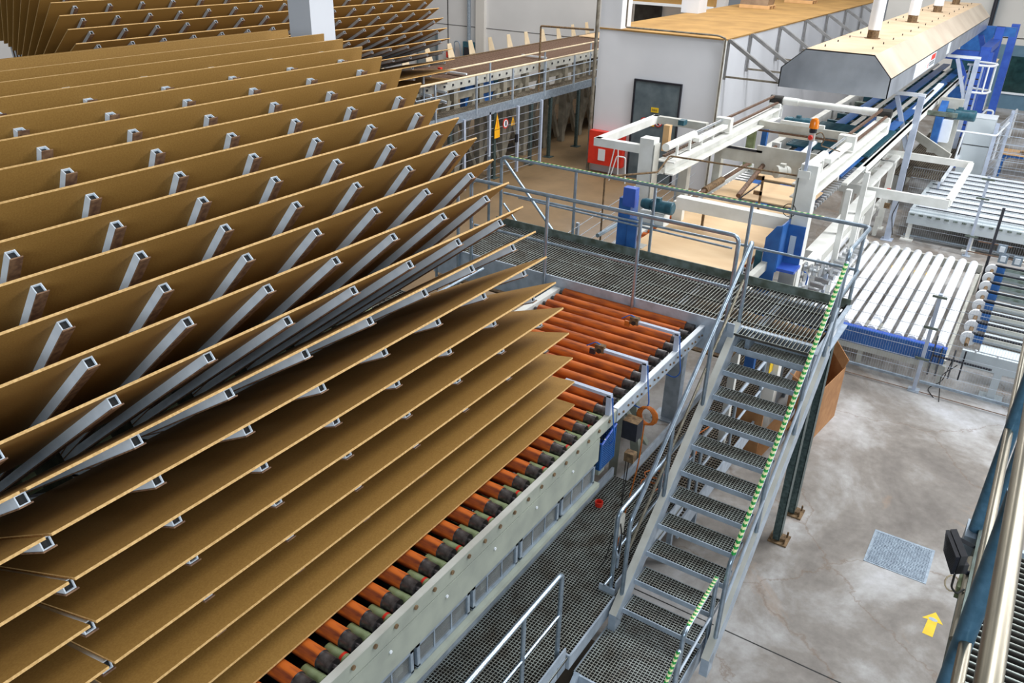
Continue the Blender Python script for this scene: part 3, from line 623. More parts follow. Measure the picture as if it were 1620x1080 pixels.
b = MB().prism([(-2.47, 10.9, 1.20), (-2.47, 11.15, 1.16), (-2.47, 11.18, 1.5), (-2.47, 11.0, 1.53), (-2.47, 10.9, 1.42)], (-.01, 0, 0), 'yellow')
tag(obj('yellow_tag', b), 'yellow plastic tag hanging on the handrail behind the stair treads', 'tag')
hb = MB()
random.seed(3)
for k in range(5):
    cx, cy = -3.1+random.uniform(-.15, .2), 8.0+.32*k+random.uniform(-.1, .1)
    hb.path([(cx+(.10+.05*random.random())*math.cos(a*.6283), cy+(.13+.06*random.random())*math.sin(a*.6283), .455+.02*random.random()) for a in range(10)], .009, 'hose', 6, 0, closed=True)
hb.path([(-3.0, 8.0, .46), (-2.8, 8.4, .46), (-2.95, 9.0, .47), (-3.15, 9.5, .46), (-3.0, 10.2, .46)], .009, 'hose', 6, .2)
tag(obj('air_hose', hb), 'tangled orange air hose lying on the dusty grating under the bridge', 'hose')
# foot platform
t = thing('foot_platform', 'small square grating platform at the foot of the staircase', 'platform', (-1.9, 5.5, .6))
obj('grating', grating(MB(), -2.40, -1.49, 5.02, 6.05, .62, 'grate', .034, .034, .005, .005, .03), t)
obj('frame', MB().box(-2.41, -2.40, 5.0, 6.05, .5, .63, 'galv').box(-1.49, -1.475, 5.0, 6.05, .48, .72, 'galv').box(-2.41, -1.48, 5.0, 5.02, .5, .63, 'galvlight').box(-2.35, -2.3, 5.1, 5.15, 0, .55, 'galv').box(-1.6, -1.55, 5.1, 5.15, 0, .55, 'galv').box(-2.35, -2.3, 5.9, 5.95, 0, .55, 'galv').box(-1.6, -1.55, 5.9, 5.95, 0, .55, 'galv'), t)
for k in (1, 2): obj('step', grating(MB(), -2.3, -1.55, 5.0-.24*k, 5.22-.24*k, .62-.2*k, 'grate').box(-2.32, -1.53, 4.985-.24*k, 5.0-.24*k, .56-.2*k, .625-.2*k, 'galvlight'), t)
obj('stringer', MB().bar((-2.36, 5.05, .60), (-2.36, 4.45, .10), .05, .18, 'galvlight').bar((-1.5, 5.05, .60), (-1.5, 4.45, .10), .05, .18, 'galvlight'), t)
t = thing('handrail', 'short taped handrail at the right edge of the foot platform', 'handrail', (-1.45, 5.6, .6))
obj('top_rail', MB().path([(-1.45, 5.98, .35), (-1.45, 5.93, 1.64), (-1.45, 5.14, 1.60), (-1.45, 5.12, .5)], .022, 'tube', 12, .06), t, True)
obj('mid_rail', MB().tube((-1.45, 5.95, 1.12), (-1.45, 5.14, 1.08), .014, 'galvlight'), t, True)
obj('hazard_tape', tape(MB(), (-1.45, 5.9, 1.638), (-1.45, 5.2, 1.605), .034, .022, .023), t)
t = thing('handrail', 'taped sloping handrail of the lowest steps at the bottom edge', 'handrail', (-1.45, 4.8, .3))
obj('top_rail', MB().path([(-1.44, 5.08, .45), (-1.44, 5.06, 1.50), (-1.44, 4.4, .98), (-1.44, 4.4, .1)], .022, 'tube', 12, .06), t, True)
obj('hazard_tape', tape(MB(), (-1.44, 5.03, 1.478), (-1.44, 4.45, 1.02), .034, .022, .023), t)

# ================================================================== FLOOR THINGS
b = MB().box(-.48, .25, 9.08, 9.80, .0, .006, 'galv')
for k in range(24):
    for j in range(2): pass
    b.box(-.45, .22, 9.11+.028*k, 9.122+.028*k, .006, .012, 'galv')
for k in range(22): b.box(-.45+.031*k, -.443+.031*k, 9.1, 9.78, .006, .011, 'galv')
tag(obj('drain_cover', b), 'square grey metal drain cover let into the concrete floor', 'drain cover')
a0 = Vector((.40, 8.22, 0)); d = Vector((.06, 1, 0)).normalized(); s_ = Vector((d.y, -d.x, 0))
P = [a0-s_*.055, a0+s_*.055, a0+s_*.05+d*.27, a0+s_*.11+d*.27, a0+d*.43, a0-s_*.11+d*.25, a0-s_*.05+d*.26]
b = MB().prism(P, (0, 0, .002), 'yellow'); b.prism([a0+s_*.05*math.cos(q)+d*(.29+.03*math.sin(q))+Vector((0, 0, .002)) for q in [k*.785 for k in range(8)]], (0, 0, .001), 'galv')
tag(obj('floor_arrow', b), 'worn yellow arrow sticker on the floor near the catwalk', 'floor marking')
t = thing('cardboard_box', 'open tall cardboard box standing on the floor behind the stair legs', 'box', (-1.9, 12.2, 0))
P = [(-2.26, 11.6), (-1.80, 11.25), (-1.66, 12.4), (-1.98, 12.95), (-2.3, 12.5)]
b = MB()
for i in range(5):
    p = Vector((*P[i], 0)); q = Vector((*P[(i+1) % 5], 0)); b.bar(p+Vector((0, 0, .45)), q+Vector((0, 0, .45)), .012, .9, 'card')
b.prism([(x, y, .0) for x, y in P], (0, 0, .01), 'card'); obj('carton_walls', b, t)
b = MB().bar((-2.26, 11.6, .93), (-1.80, 11.25, .90), .012, .2, 'card', up=(-.5, -.6, .6)).bar((-1.66, 12.4, .95), (-1.98, 12.95, .98), .012, .18, 'card', up=(.2, .2, .9)); obj('flap', b, t)
b = MB().box(-2.75, -2.35, 10.55, 10.58, 0, .75, 'card').bar((-2.4, 10.6, .0), (-2.1, 10.95, .55), .3, .01, 'card')
tag(obj('cardboard_sheet', b), 'loose cardboard sheets leaning on the floor under the stairs', 'cardboard')

# ================================================================== MESH FENCE (right)
t = thing('mesh_fence', 'wire mesh safety fence in front of the white roller conveyor', 'fence', (-1, 14.08, 0))
for x in (-2.55, -.73, 1.09):
    po = obj('post', MB().box(x-.03, x+.03, 14.05, 14.11, .02, 1.82, 'lav'), t); obj('base_plate', MB().box(x-.09, x+.09, 13.99, 14.17, 0, .02, 'galvlight'), po)
    for z in (.62, 1.2, 1.76): obj('clamp', MB().box(x-.11, x+.11, 14.02, 14.05, z, z+.035, 'plate'), po)
for x0, x1 in ((-4.3, -2.6), (-2.5, -.78), (-.68, 1.04), (1.14, 2.9)):
    b = MB(); n = int((x1-x0)/.04)
    for k in range(n+1):
        x = x0+(x1-x0)*k/n; b.box(x-.0013, x+.0013, 14.079, 14.082, .20, 1.80, 'wire')
    for k in range(9):
        z = .20+.2*k; b.box(x0, x1, 14.074, 14.08, z-.0035, z+.0035, 'wire')
    b.box(x0, x1, 14.06, 14.10, .18, .22, 'galv'); obj('mesh_panel', b, t)
# ================================================================== WHITE ROLLER CONVEYOR
t = thing('white_roller_conveyor', 'wide conveyor of long white rollers with a blue front guard behind the mesh fence', 'conveyor', (-1.6, 17, 0))
X0 = -.55
pr = MB().lathe((X0, 14.52, .70), (0, 1, 0), [(0, .03), (.03, .03), (.03, .083), (1.9, .083), (1.9, .079), (1.92, .079), (1.92, .083), (4.85, .083), (4.9, .06), (4.9, .03), (4.95, .03)], 'whiteroll', 24)
pr = obj('roller', pr, t, True)
for k in range(1, 13):
    o = pr.copy(); COL.objects.link(o); o.parent = t; o.location = pr.location+Vector((-.2265*k, 0 if k not in (9,) else 0, 0))
b = MB().box(-3.3, -.42, 14.40, 14.42, .44, .74, 'blue').box(-3.3, -.42, 14.42, 14.52, .73, .745, 'blueb'); tag(obj('guard_cover', b, t), 'blue sheet front guard')
b = MB().box(-3.3, -.38, 14.41, 14.50, .32, .43, 'greywhite').box(-3.3, -.38, 19.5, 19.58, .45, .66, 'greywhite')
for x in (-3.2, -1.8, -.45): b.box(x, x+.06, 14.5, 19.5, .4, .5, 'greywhite'); b.box(x, x+.08, 14.45, 14.53, 0, .4, 'greywhite'); b.box(x, x+.08, 19.4, 19.48, 0, .5, 'greywhite')
obj('frame', b, t)
b = MB()
for k in range(4): b.box(-2.0+.226*k, -1.96+.226*k, 18.0, 18.15, .62, .72, 'yellow')
b.box(-1.9, -1.5, 14.9, 15.2, .5, .60, 'greywhite'); b.lathe((-1.66, 14.93, .74), (0, 1, 0), [(0, .03), (.0, .085), (.16, .085)], 'whiteroll', 18)
obj('drive_cover', b, t)
b = MB()
for x, y in ((-.62, 14.30), (-.5, 14.32), (-.3, 14.35), (-.15, 14.4)): b.box(x, x+.025, y, y+.03, .25, 1.0 if x < -.55 else .8, 'black')
b.box(-.6, .3, 14.33, 14.36, .60, .63, 'black'); b.path([(-.3, 14.35, .6), (-.35, 14.3, .2), (-.55, 14.25, .02), (-.4, 14.0, .01)], .008, 'cable', 6, .1); b.path([(-.2, 14.35, .55), (-.4, 14.3, .3), (-.3, 13.9, .01)], .008, 'cable', 6, .1)
tag(obj('sensor_stand', b), 'dark sensor bars with cables beside the blue guard behind the fence', 'sensor')
# belt conveyor to the right
t = thing('belt_conveyor', 'grey slatted belt conveyor with white pulley wheels right of the white rollers', 'conveyor', (.8, 16.5, 0))
for k in range(8):
    y = 14.75+.56*k
    b = MB().lathe((-.18, y+.22, .80), (0, 1, 0), [(0, .05), (.0, .125), (.07, .125), (.07, .05)], 'whiteroll', 22); b.lathe((-.18, y-.05, .80), (0, 1, 0), [(0, .035), (.5, .035)], 'rust', 10); b.lathe((-.18, y+.36, .80), (0, 1, 0), [(0, .05), (0, .09), (.05, .09), (.05, .05)], 'steel', 16)
    obj('pulley', b, t, True)
    obj('belt', MB().box(-.15, 3.2, y+.23, y+.28, .90, .93, 'black').box(-.1, 3.2, y+.2, y+.31, .84, .9, 'plate' if k > 3 else 'greywhite').box(-.1, .05, y+.19, y+.32, .78, .9, 'blue'), t)
    obj('slat', MB().box(.04, 3.2, y-.16, y+.18, .72, .78, 'cabinet'), t)
b = MB().box(-.2, 3.2, 14.5, 14.56, .5, .78, 'cabinet').box(-.2, 3.2, 19.25, 19.3, .6, .8, 'cabinet')
for x in (.35, 2.4): b.box(x, x+.12, 14.5, 14.62, .02, .5, 'cabinet'); b.box(x-.12, x+.24, 14.4, 14.7, 0, .03, 'cabinet'); b.box(x, x+.1, 19.1, 19.2, 0, .7, 'cabinet')
for k in range(6): b.lathe((.0+.33*k, 14.46, .80), (0, 0, 1), [(0, .02), (.05, .02)], 'signwhite', 10)
obj('frame', b, t)
b = MB().tube((-.32, 19.6, 0), (-.32, 19.6, 1.95), .03, 'black', 8).tube((-.6, 19.6, 1.15), (.05, 19.6, 1.15), .014, 'chain').tube((-.75, 19.5, .92), (.35, 19.5, .92), .014, 'chain')
for x, z in ((-.05, .92), (.22, .92), (-.12, 1.12)): b.box(x-.09, x+.09, 19.44, 19.48, z-.1, z+.1, 'galv').box(x-.05, x+.05, 19.42, 19.44, z-.06, z+.06, 'signwhite')
tag(obj('reflector_stand', b), 'dark stand with three square reflectors at the far end of the white rollers', 'sensor')
# rear mesh fence
t = thing('mesh_fence', 'second wire mesh fence behind the white rollers', 'fence', (-.8, 22.1, 0))
for x, h in ((-.85, 2.0),):
    b = MB().box(x-.03, x+.03, 22.0, 22.06, 0, h, 'lav').box(x-.09, x+.09, 21.95, 22.12, 0, .02, 'galvlight')
    for z in (.5, 1.45, 1.92): b.box(x-.14, x+.14, 21.97, 22.0, z, z+.04, 'plate')
    obj('post', b, t)
for x0, x1 in ((-2.5, -.9), (-.8, 1.2)):
    b = MB(); n = int((x1-x0)/.05)
    for k in range(n+1): b.box(x0+(x1-x0)*k/n-.0013, x0+(x1-x0)*k/n+.0013, 22.03, 22.033, .2, 1.98, 'wire')
    for k in range(8): b.box(x0, x1, 22.028, 22.034, .2+.25*k, .206+.25*k, 'wire')
    obj('mesh_panel', b, t)
# big belt table behind
t = thing('belt_table', 'wide pale belt table with thin dark belts across it near the right edge', 'conveyor', (-.5, 24.5, 0))
b = MB().box(-2.4, 2.5, 22.5, 27.2, .70, .78, 'cabinet'); obj('table_bed', b, t)
for k in range(9): obj('belt', MB().box(-2.3, 2.4, 22.7+.52*k, 22.74+.52*k, .81, .83, 'black').box(-2.25, 2.3, 22.80+.52*k, 23.14+.52*k, .781, .80, 'signwhite'), t)
b = MB().box(-2.4, 2.5, 22.35, 22.5, .45, .74, 'cabinet').box(-2.4, 2.5, 22.44, 22.47, .10, .14, 'galv')
for k in range(24): b.box(-2.35+.2*k, -2.25+.2*k, 22.33, 22.35, .68, .72, 'plate')
for x in (-2.35, -.9, .35, 2.0): b.box(x, x+.1, 22.4, 22.5, 0, .5, 'white'); b.box(x-.1, x+.2, 22.3, 22.6, 0, .03, 'white')
obj('frame', b, t)

# ================================================================== BOARD LINE BEHIND THE BRIDGE
t = thing('roller_conveyor', 'board line behind the bridge carrying pale sanded boards on orange rollers', 'conveyor', (-3.7, 13, 0))
for k in range(13):
    y = 9.95+.2*k
    if k == 0: pr = obj('roller', MB().lathe((-4.62, y, 2.93), (1, 0, 0), [(0, .055), (1.68, .055)], 'orange', 12), t, True)
    else:
        o = pr.copy(); COL.objects.link(o); o.parent = t; o.location = pr.location+Vector((0, .2*k, 0))
obj('side_rail', MB().box(-4.78, -4.64, 9.8, 17.2, 2.86, 2.98, 'white').box(-2.80, -2.72, 9.8, 11.0, 2.86, 2.98, 'greywhite'), t)
b = MB()
for k in range(26): b.tube((-4.6, 12.7+.17*k, 2.90), (-2.9, 12.7+.17*k, 2.90), .035, 'silver', 8)
obj('silver_roller', b, t, True)
b = MB().tube((-4.95, 9.9, 3.1), (-4.95, 11.2, 3.1), .03, 'tube')
for y in (9.9, 12.5, 15.5, 17.0):
    for x in (-4.75, -2.78): b.box(x, x+.1, y, y+.1, 0, 2.86, 'white')
obj('frame', b, t)
b = MB()
for x in (-4.3, -3.75, -3.2): b.box(x, x+.22, 15.9, 34, 2.955, 2.985, 'blue').box(x, x+.2, 12.28, 14.65, 2.955, 2.985, 'blue'); b.box(x+.32, x+.42, 15.5, 34, 2.93, 2.97, 'white')
obj('blue_belt', b, t)
b = MB()
for k in range(16): b.box(-4.62, -2.8, 17.4+k*1.0, 17.5+k*1.0, 2.80, 2.92, 'teal')
for k in range(24): b.tube((-4.5, 17.5+.12*k, 3.06), (-2.85, 17.5+.12*k, 3.06), .03, 'teal', 8)
b.box(-4.9, -4.75, 17, 34, 2.6, 3.0, 'white').box(-2.84, -2.76, 17, 34, 2.84, 2.97, 'white').box(-4.7, -2.95, 17.2, 34, 2.7, 2.72, 'dark')
for y in (18, 22, 26, 30): b.box(-4.9, -4.8, y, y+.12, 0, 2.6, 'white').box(-4.0, -3.9, y, y+.12, 0, 2.7, 'white')
obj('infeed_bed', b, t)
for lab, x0, x1, ya, yb in (('large, nearest behind the bridge, filling the width', -4.5, -2.93, 9.86, 12.25), ('wide one just past the near cross beam', -4.52, -2.93, 12.42, 13.0),
                            ('wide one under the middle beam', -4.0, -2.96, 13.3, 14.5), ('small offcut at the left under the motor beam', -4.5, -4.05, 13.2, 14.3), ('far one below the white cross tube', -4.3, -3.05, 14.7, 15.9)):
    b = MB().box(x0, x1, ya, yb, 2.99, 3.012, 'boardpale'); tag(obj('sanded_board', b), f'pale tan board lying on the line, {lab}', 'board', 'pale boards lying on the line behind the bridge')
# saw gantry
t = thing('saw_gantry', 'white cross cut gantry with two long side beams, chains and uprights over the board line', 'machine', (-3.6, 13, 0))
for x, lab in ((-4.86, 'l'), (-2.5, 'r')):
    b = MB().box(x-.11, x+.11, 11.1, 11.3, 0, 4.27, 'white').box(x+.125 if x < -4 else x-.14, x+.14 if x < -4 else x-.125, 11.08, 11.28, 2.9, 4.2, 'greywhite'); obj('column', b, t)
for x, xa in ((-4.62, 0), (-2.60, 0)):
    obj('side_beam', MB().ibeam((x, 11.3, 3.84), (x, 16.6, 3.84), .28, .20, .02, 'white'), t)
    obj('guide_rail', MB().tube((x-.02, 11.3, 4.14), (x-.02, 12.4, 4.14), .06, 'white', 12).tube((x-.02, 12.4, 4.16), (x-.02, 13.6, 4.16), .022, 'silver', 10).bar((x+.06, 12.3, 4.08), (x+.06, 13.7, 4.08), .10, .06, 'white').box(x-.12, x+.14, 13.6, 13.75, 3.98, 4.20, 'white'), t, True)
    b = MB()
    for z, dx in ((4.02, .05), (4.12, -.06)):
        for k in range(40): b.box(x+dx-.02, x+dx+.02, 13.7+k*.073, 13.76+k*.073, z, z+.03, 'chain')
        b.bar((x+dx, 13.7, z+.01), (x+dx, 16.6, z+.01), .05, .018, 'chain')
    for k in range(34): b.box(x-.10, x-.05, 11.4+k*.073, 11.45+k*.073, 3.97, 4.0, 'chain')
    b.lathe((x-.12, 16.65, 4.07), (1, 0, 0), [(0, .09), (.24, .09)], 'cable', 14); obj('chain', b, t)
    b = MB()
    for y in (11.6, 12.1, 12.6, 13.1): b.box(x+.02, x+.05, y, y+.04, 3.95, 4.12, 'white')
    b.box(x-.1, x+.12, 16.5, 16.75, 3.7, 4.02, 'white'); obj('rail_support', b, t)
obj('spindle', MB().tube((-4.42, 11.6, 3.22), (-4.42, 16.4, 3.22), .035, 'chain', 10).tube((-4.42, 12.6, 3.22), (-4.42, 13.4, 3.22), .06, 'rust', 10).box(-4.5, -4.34, 11.5, 11.6, 3.0, 3.30, 'white').box(-4.5, -4.34, 16.4, 16.5, 3.0, 3.3, 'white'), t)
obj('support_panel', MB().box(-4.75, -4.6, 15.5, 15.6, 2.98, 3.74, 'green').box(-4.62, -4.52, 16.0, 16.1, 2.98, 3.6, 'blue').box(-4.9, -4.75, 12.6, 12.75, 0, 3.74, 'greywhite').box(-4.85, -4.72, 14.1, 14.25, 0, 3.74, 'greywhite'), t)
obj('cross_tube', MB().tube((-4.55, 16.7, 4.06), (-2.65, 16.7, 4.06), .065, 'white', 16).tube((-4.5, 16.7, 4.06), (-4.2, 16.7, 4.06), .075, 'white', 16).tube((-3.0, 16.7, 4.06), (-2.7, 16.7, 4.06), .075, 'white', 16), t, True)
obj('cross_beam', MB().box(-4.35, -2.5, 11.22, 11.38, 3.28, 3.46, 'white'), t)
b = MB().box(-4.6, -3.9, 13.72, 13.84, 3.50, 3.72, 'greywhite').box(-4.0, -2.95, 13.7, 13.74, 3.36, 3.82, 'greywhite').box(-3.2, -2.6, 13.6, 13.68, 3.48, 3.66, 'white').box(-4.6, -3.9, 13.70, 13.72, 3.70, 3.74, 'black')
b.box(-4.6, -2.7, 15.6, 15.66, 3.70, 3.84, 'greywhite').box(-4.6, -2.8, 15.55, 15.6, 3.66, 3.69, 'chain').box(-4.2, -3.4, 15.62, 15.68, 3.6, 3.9, 'white'); obj('carriage_beam', b, t)
obj('push_shaft', MB().tube((-3.85, 12.6, 3.24), (-3.85, 13.7, 3.50), .04, 'chain', 12).tube((-3.5, 13.8, 3.5), (-3.5, 15.6, 3.6), .04, 'signwhite', 12), t, True)
b = MB()
for x, y in ((-3.95, 11.3), (-3.55, 12.7), (-3.8, 13.6)): b.box(x, x+.03, y, y+.04, 3.03, 3.35, 'rust'); b.box(x-.1, x+.03, y, y+.04, 3.28, 3.34, 'rust')
obj('stop_finger', b, t)
def motor(name, loc, ax, r, L, m, label, cat='motor'):
    t2 = thing(name, label, cat, loc); ax = Vector(ax).normalized(); loc = Vector(loc)
    b = MB().lathe(loc, ax, [(0, r*.7), (L*.12, r*.9), (L*.3, r*.9), (L*.3, r*.75), (L*.36, r*.75), (L*.36, r), (L*.78, r)], m, 20); mb_ = obj('motor_body', b, t2, True)
    b = MB().lathe(loc, ax, [(L*.78, r*1.06), (L*.97, r*1.06), (L, r*.85)], m, 20); obj('fan_cover', b, t2, True)
    b = MB(); p = loc+ax*L*.5+Vector((0, 0, r)); b.box(p.x-r*.45, p.x+r*.45, p.y-r*.45, p.y+r*.45, p.z-r*.1, p.z+r*.35, m); obj('terminal_box', b, mb_)
    return t2
motor('electric_motor', (-4.35, 9.98, 3.68), (1, 0, 0), .085, .46, 'teal', 'dark teal electric motor in front of the near white cross beam')
b = MB().box(-4.62, -4.44, 9.93, 10.05, 3.60, 3.86, 'blueb').box(-4.68, -4.50, 9.95, 10.2, 3.0, 3.70, 'blue').box(-4.5, -4.36, 9.90, 9.94, 3.0, 3.45, 'blue').box(-4.36, -4.0, 9.95, 10.15, 3.40, 3.58, 'white')
b.box(-4.6, -4.3, 10.0, 10.2, 0, 3.02, 'greywhite'); tag(obj('motor_mount', b), 'blue bracket block holding the dark teal motor', 'bracket')
motor('electric_motor', (-3.33, 13.40, 3.56), (-.5, -.6, 0), .095, .26, 'greywhite', 'pale grey electric motor on the middle carriage beam')
motor('electric_motor', (-4.2, 15.9, 3.85), (1, 0, 0), .09, .5, 'teal', 'teal electric motor behind the far carriage beam')
# side loops (guard frames)
t = thing('guard_frame', 'white square tube guard loop on the left upright of the gantry', 'frame', (-5.3, 12, 4.1))
obj('frame_tube', MB().bar((-4.97, 11.15, 4.10), (-5.72, 11.15, 4.10), .11, .12, 'white').bar((-5.68, 11.1, 4.10), (-5.68, 13.3, 4.10), .11, .12, 'white').bar((-5.72, 13.25, 4.10), (-4.75, 13.25, 4.10), .11, .12, 'greywhite'), t)
obj('post', MB().box(-5.0, -4.9, 12.0, 12.1, 3.9, 4.3, 'tabletop').box(-5.15, -5.05, 12.95, 13.1, 4.12, 4.2, 'teal'), t)
b = MB().path([(-5.1, 10.3, .2), (-5.1, 10.3, 3.84), (-4.6, 11.0, 3.84), (-4.6, 11.4, 4.0), (-2.65, 11.6, 3.98)], .014, 'rust', 6, .04); b.path([(-5.5, 10.9, .3), (-5.3, 10.6, 1.4), (-5.2, 10.5, 2.2)], .01, 'cable', 6)
tag(obj('conduit_pipe', b), 'thin brown conduit rising beside the left gantry upright and crossing the gantry', 'pipe')
t = thing('guard_frame', 'large white rectangular guard loop reaching out right of the gantry', 'frame', (-2.5, 21, 0))
obj('frame_tube', MB().bar((-3.65, 19.2, 1.93), (-1.33, 19.2, 1.93), .10, .2, 'white').bar((-1.36, 19.2, 1.95), (-1.36, 23.1, 1.95), .12, .16, 'white').bar((-1.33, 23.05, 1.98), (-3.65, 23.05, 1.98), .10, .16, 'white').bar((-1.9, 23.4, 2.0), (-3.7, 24.6, 2.6), .05, .22, 'greywhite'), t)
b = MB().box(-3.48, -3.30, 19.3, 23.3, 1.88, 1.97, 'white').box(-3.16, -2.99, 19.3, 23.3, 1.88, 1.97, 'white')
for y in (19.3, 20.2, 21.1, 22.0, 22.9): b.box(-3.3, -3.16, y, y+.3, 1.88, 1.96, 'white')
obj('ladder_beam', b, t)
for x, y in ((-3.4, 19.6), (-3.1, 19.6), (-3.4, 20.9), (-3.1, 20.9), (-3.4, 22.3), (-3.1, 22.9)): obj('leg', MB().box(x-.07, x+.07, y-.07, y+.07, 0, 1.88, 'white').box(x-.12, x+.12, y-.12, y+.12, 0, .04, 'white'), t)
obj('low_beam', MB().box(-3.36, -3.24, 19.4, 24.5, .42, .54, 'white').box(-3.12, -3.02, 22.2, 22.3, 0, .5, 'white'), t)
# V frame and posts
def vframe(x, y, ztop, lab, zt2):
    t = thing('support_frame', lab, 'frame', (x, y, 0))
    obj('post', MB().box(x-.07, x+.07, y-.07, y+.07, 0, ztop, 'lav').box(x-.14, x+.14, y-.14, y+.14, 0, .02, 'lav'), t)
    obj('diagonal_brace', MB().bar((x-.55, y, ztop-.05), (x-.05, y, ztop-1.3), .10, .10, 'lav'), t)
    obj('top_bar', MB().box(x-.85, x+.08, y-.05, y+.05, ztop-.03, ztop+.05, 'signwhite'), t); return t
t = vframe(-2.72, 22.1, 3.62, 'pale blue grey V braced post at the front right corner of the hood', 0)
obj('sensor_cable', MB().path([(-2.63, 22.0, 1.9), (-2.6, 21.98, 1.2), (-2.72, 21.95, .7), (-2.6, 21.95, .2)], .012, 'cable', 6, .1).tube((-3.1, 21.98, 1.2), (-2.6, 21.98, 1.2), .015, 'rust').box(-2.98, -2.9, 21.95, 22.02, 1.22, 1.34, 'red').box(-2.95, -2.82, 21.92, 22.0, .85, .97, 'rust'), t)
vframe(-2.35, 29.5, 3.75, 'pale blue grey V braced post farther along the hood', 0)
# right side details of gantry: long beams, wheels
t = thing('edge_conveyor', 'white side conveyor beam with silver chain wheels right of the gantry', 'conveyor', (-2.9, 15, 0))
obj('long_beam', MB().box(-3.02, -2.78, 14.3, 19.0, 1.86, 2.0, 'white').box(-2.82, -2.78, 14.3, 19.0, 1.7, 1.86, 'greywhite').box(-3.1, -2.96, 15.2, 19.3, 1.25, 1.45, 'white'), t)
obj('leg', MB().box(-3.0, -2.88, 15.0, 15.1, 0, 1.9, 'white').box(-3.0, -2.88, 18.5, 18.6, 0, 1.9, 'white'), t)
b = MB()
for x, y, z in ((-2.72, 11.8, 2.42), (-2.46, 11.8, 2.62), (-2.52, 11.8, 2.46), (-2.34, 11.9, 2.55), (-2.46, 11.7, 2.32), (-2.55, 11.7, 2.28), (-2.40, 12.3, 2.52), (-2.28, 12.4, 2.42)):
    b.lathe((x, y, z), (1, -.2, 0), [(0, .025), (0, .075), (.02, .075), (.02, .025), (.09, .025), (.09, .065), (.11, .065)], 'silver', 18)
obj('chain_wheel', b, t, True)
obj('air_cylinder', MB().box(-2.62, -2.50, 11.9, 12.0, 2.1, 2.55, 'greywhite').box(-2.60, -2.46, 12.2, 12.9, 2.3, 2.5, 'white').path([(-2.5, 11.95, 2.5), (-2.40, 11.9, 2.45), (-2.42, 11.9, 2.2), (-2.5, 11.95, 2.1)], .012, 'bluehose', 6, .05), t)
b = MB()
for k in range(12): b.tube((-2.7, 13.0+.35*k, 1.7-.03*k), (-2.45, 12.95+.35*k, 1.7-.03*k), .05, 'silver', 10)
obj('silver_roller', b, t, True)
# blue guard on right column
t = thing('blue_guard', 'bright blue sheet metal guard housing on the right gantry upright', 'guard', (-2.7, 10.6, 2.6))
obj('side_panel', MB().prism([(-2.80, 10.68, 2.40), (-2.62, 10.68, 2.40), (-2.60, 10.68, 3.52), (-2.68, 10.68, 3.50), (-2.80, 10.68, 3.32)], (0, .02, 0), 'blue').box(-2.62, -2.60, 10.70, 11.06, 2.85, 3.52, 'blue'), t)
obj('back_panel', MB().box(-2.60, -2.38, 11.03, 11.05, 2.90, 3.45, 'blue').box(-2.60, -2.36, 10.74, 11.05, 2.86, 2.90, 'blueb'), t)
obj('dark_plate', MB().box(-2.90, -2.81, 10.66, 10.70, 2.55, 3.12, 'teal').box(-2.56, -2.48, 11.015, 11.03, 3.0, 3.3, 'cabinet'), t)
obj('lower_box', MB().box(-2.62, -2.40, 11.02, 11.08, 2.0, 2.86, 'greywhite').box(-2.80, -2.66, 10.69, 10.8, 1.2, 2.4, 'blue'), t)
b = MB()
for k in range(3): b.tube((-2.93, 9.98+.16*k, 2.93), (-2.74, 9.98+.16*k, 2.93), .05, 'steel', 12)
b.box(-2.80, -2.74, 9.9, 10.4, 2.76, 2.84, 'greywhite')
tag(obj('roller_group', b, t, True), 'dark end rollers')
# beacon
t = thing('warning_beacon', 'orange warning beacon with red push button on a thin grey post', 'beacon', (-2.52, 11.15, 4.2))
obj('post', MB().box(-2.56, -2.52, 11.05, 11.09, 4.15, 4.62, 'lav').box(-2.62, -2.46, 11.03, 11.05, 4.1, 4.2, 'white'), t)
obj('lamp_base', MB().lathe((-2.54, 11.07, 4.70), (0, 0, 1), [(0, .045), (.04, .05), (.04, .042), (.06, .042)], 'black', 16), t, True)
obj('lens', MB().lathe((-2.54, 11.07, 4.76), (0, 0, 1), [(0, .060), (.08, .056), (.12, .04), (.13, .01)], 'orangeplastic', 18), t, True)
obj('push_button', MB().box(-2.58, -2.50, 11.02, 11.08, 4.60, 4.70, 'greywhite').lathe((-2.54, 11.02, 4.65), (0, -1, 0), [(0, .028), (.025, .034), (.04, .025)], 'red', 16), t)
obj('cable', MB().path([(-2.50, 11.07, 4.68), (-2.44, 11.1, 4.72), (-2.40, 11.2, 4.62), (-2.46, 11.3, 4.5), (-2.3, 11.8, 4.35)], .008, 'rust', 6, .05), t)
b = MB().path([(-2.42, 11.2, 3.9), (-2.40, 11.2, 3.2), (-2.5, 11.2, 2.4), (-2.46, 11.2, 2.0)], .012, 'hose', 6, .1); b.path([(-2.66+.09*math.cos(a*.5), 11.1, 3.62+.09*math.sin(a*.5)) for a in range(13)], .006, 'cable', 6, 0, closed=True)
tag(obj('cable_bundle', b), 'orange brown cable hanging down the right gantry upright', 'cable')

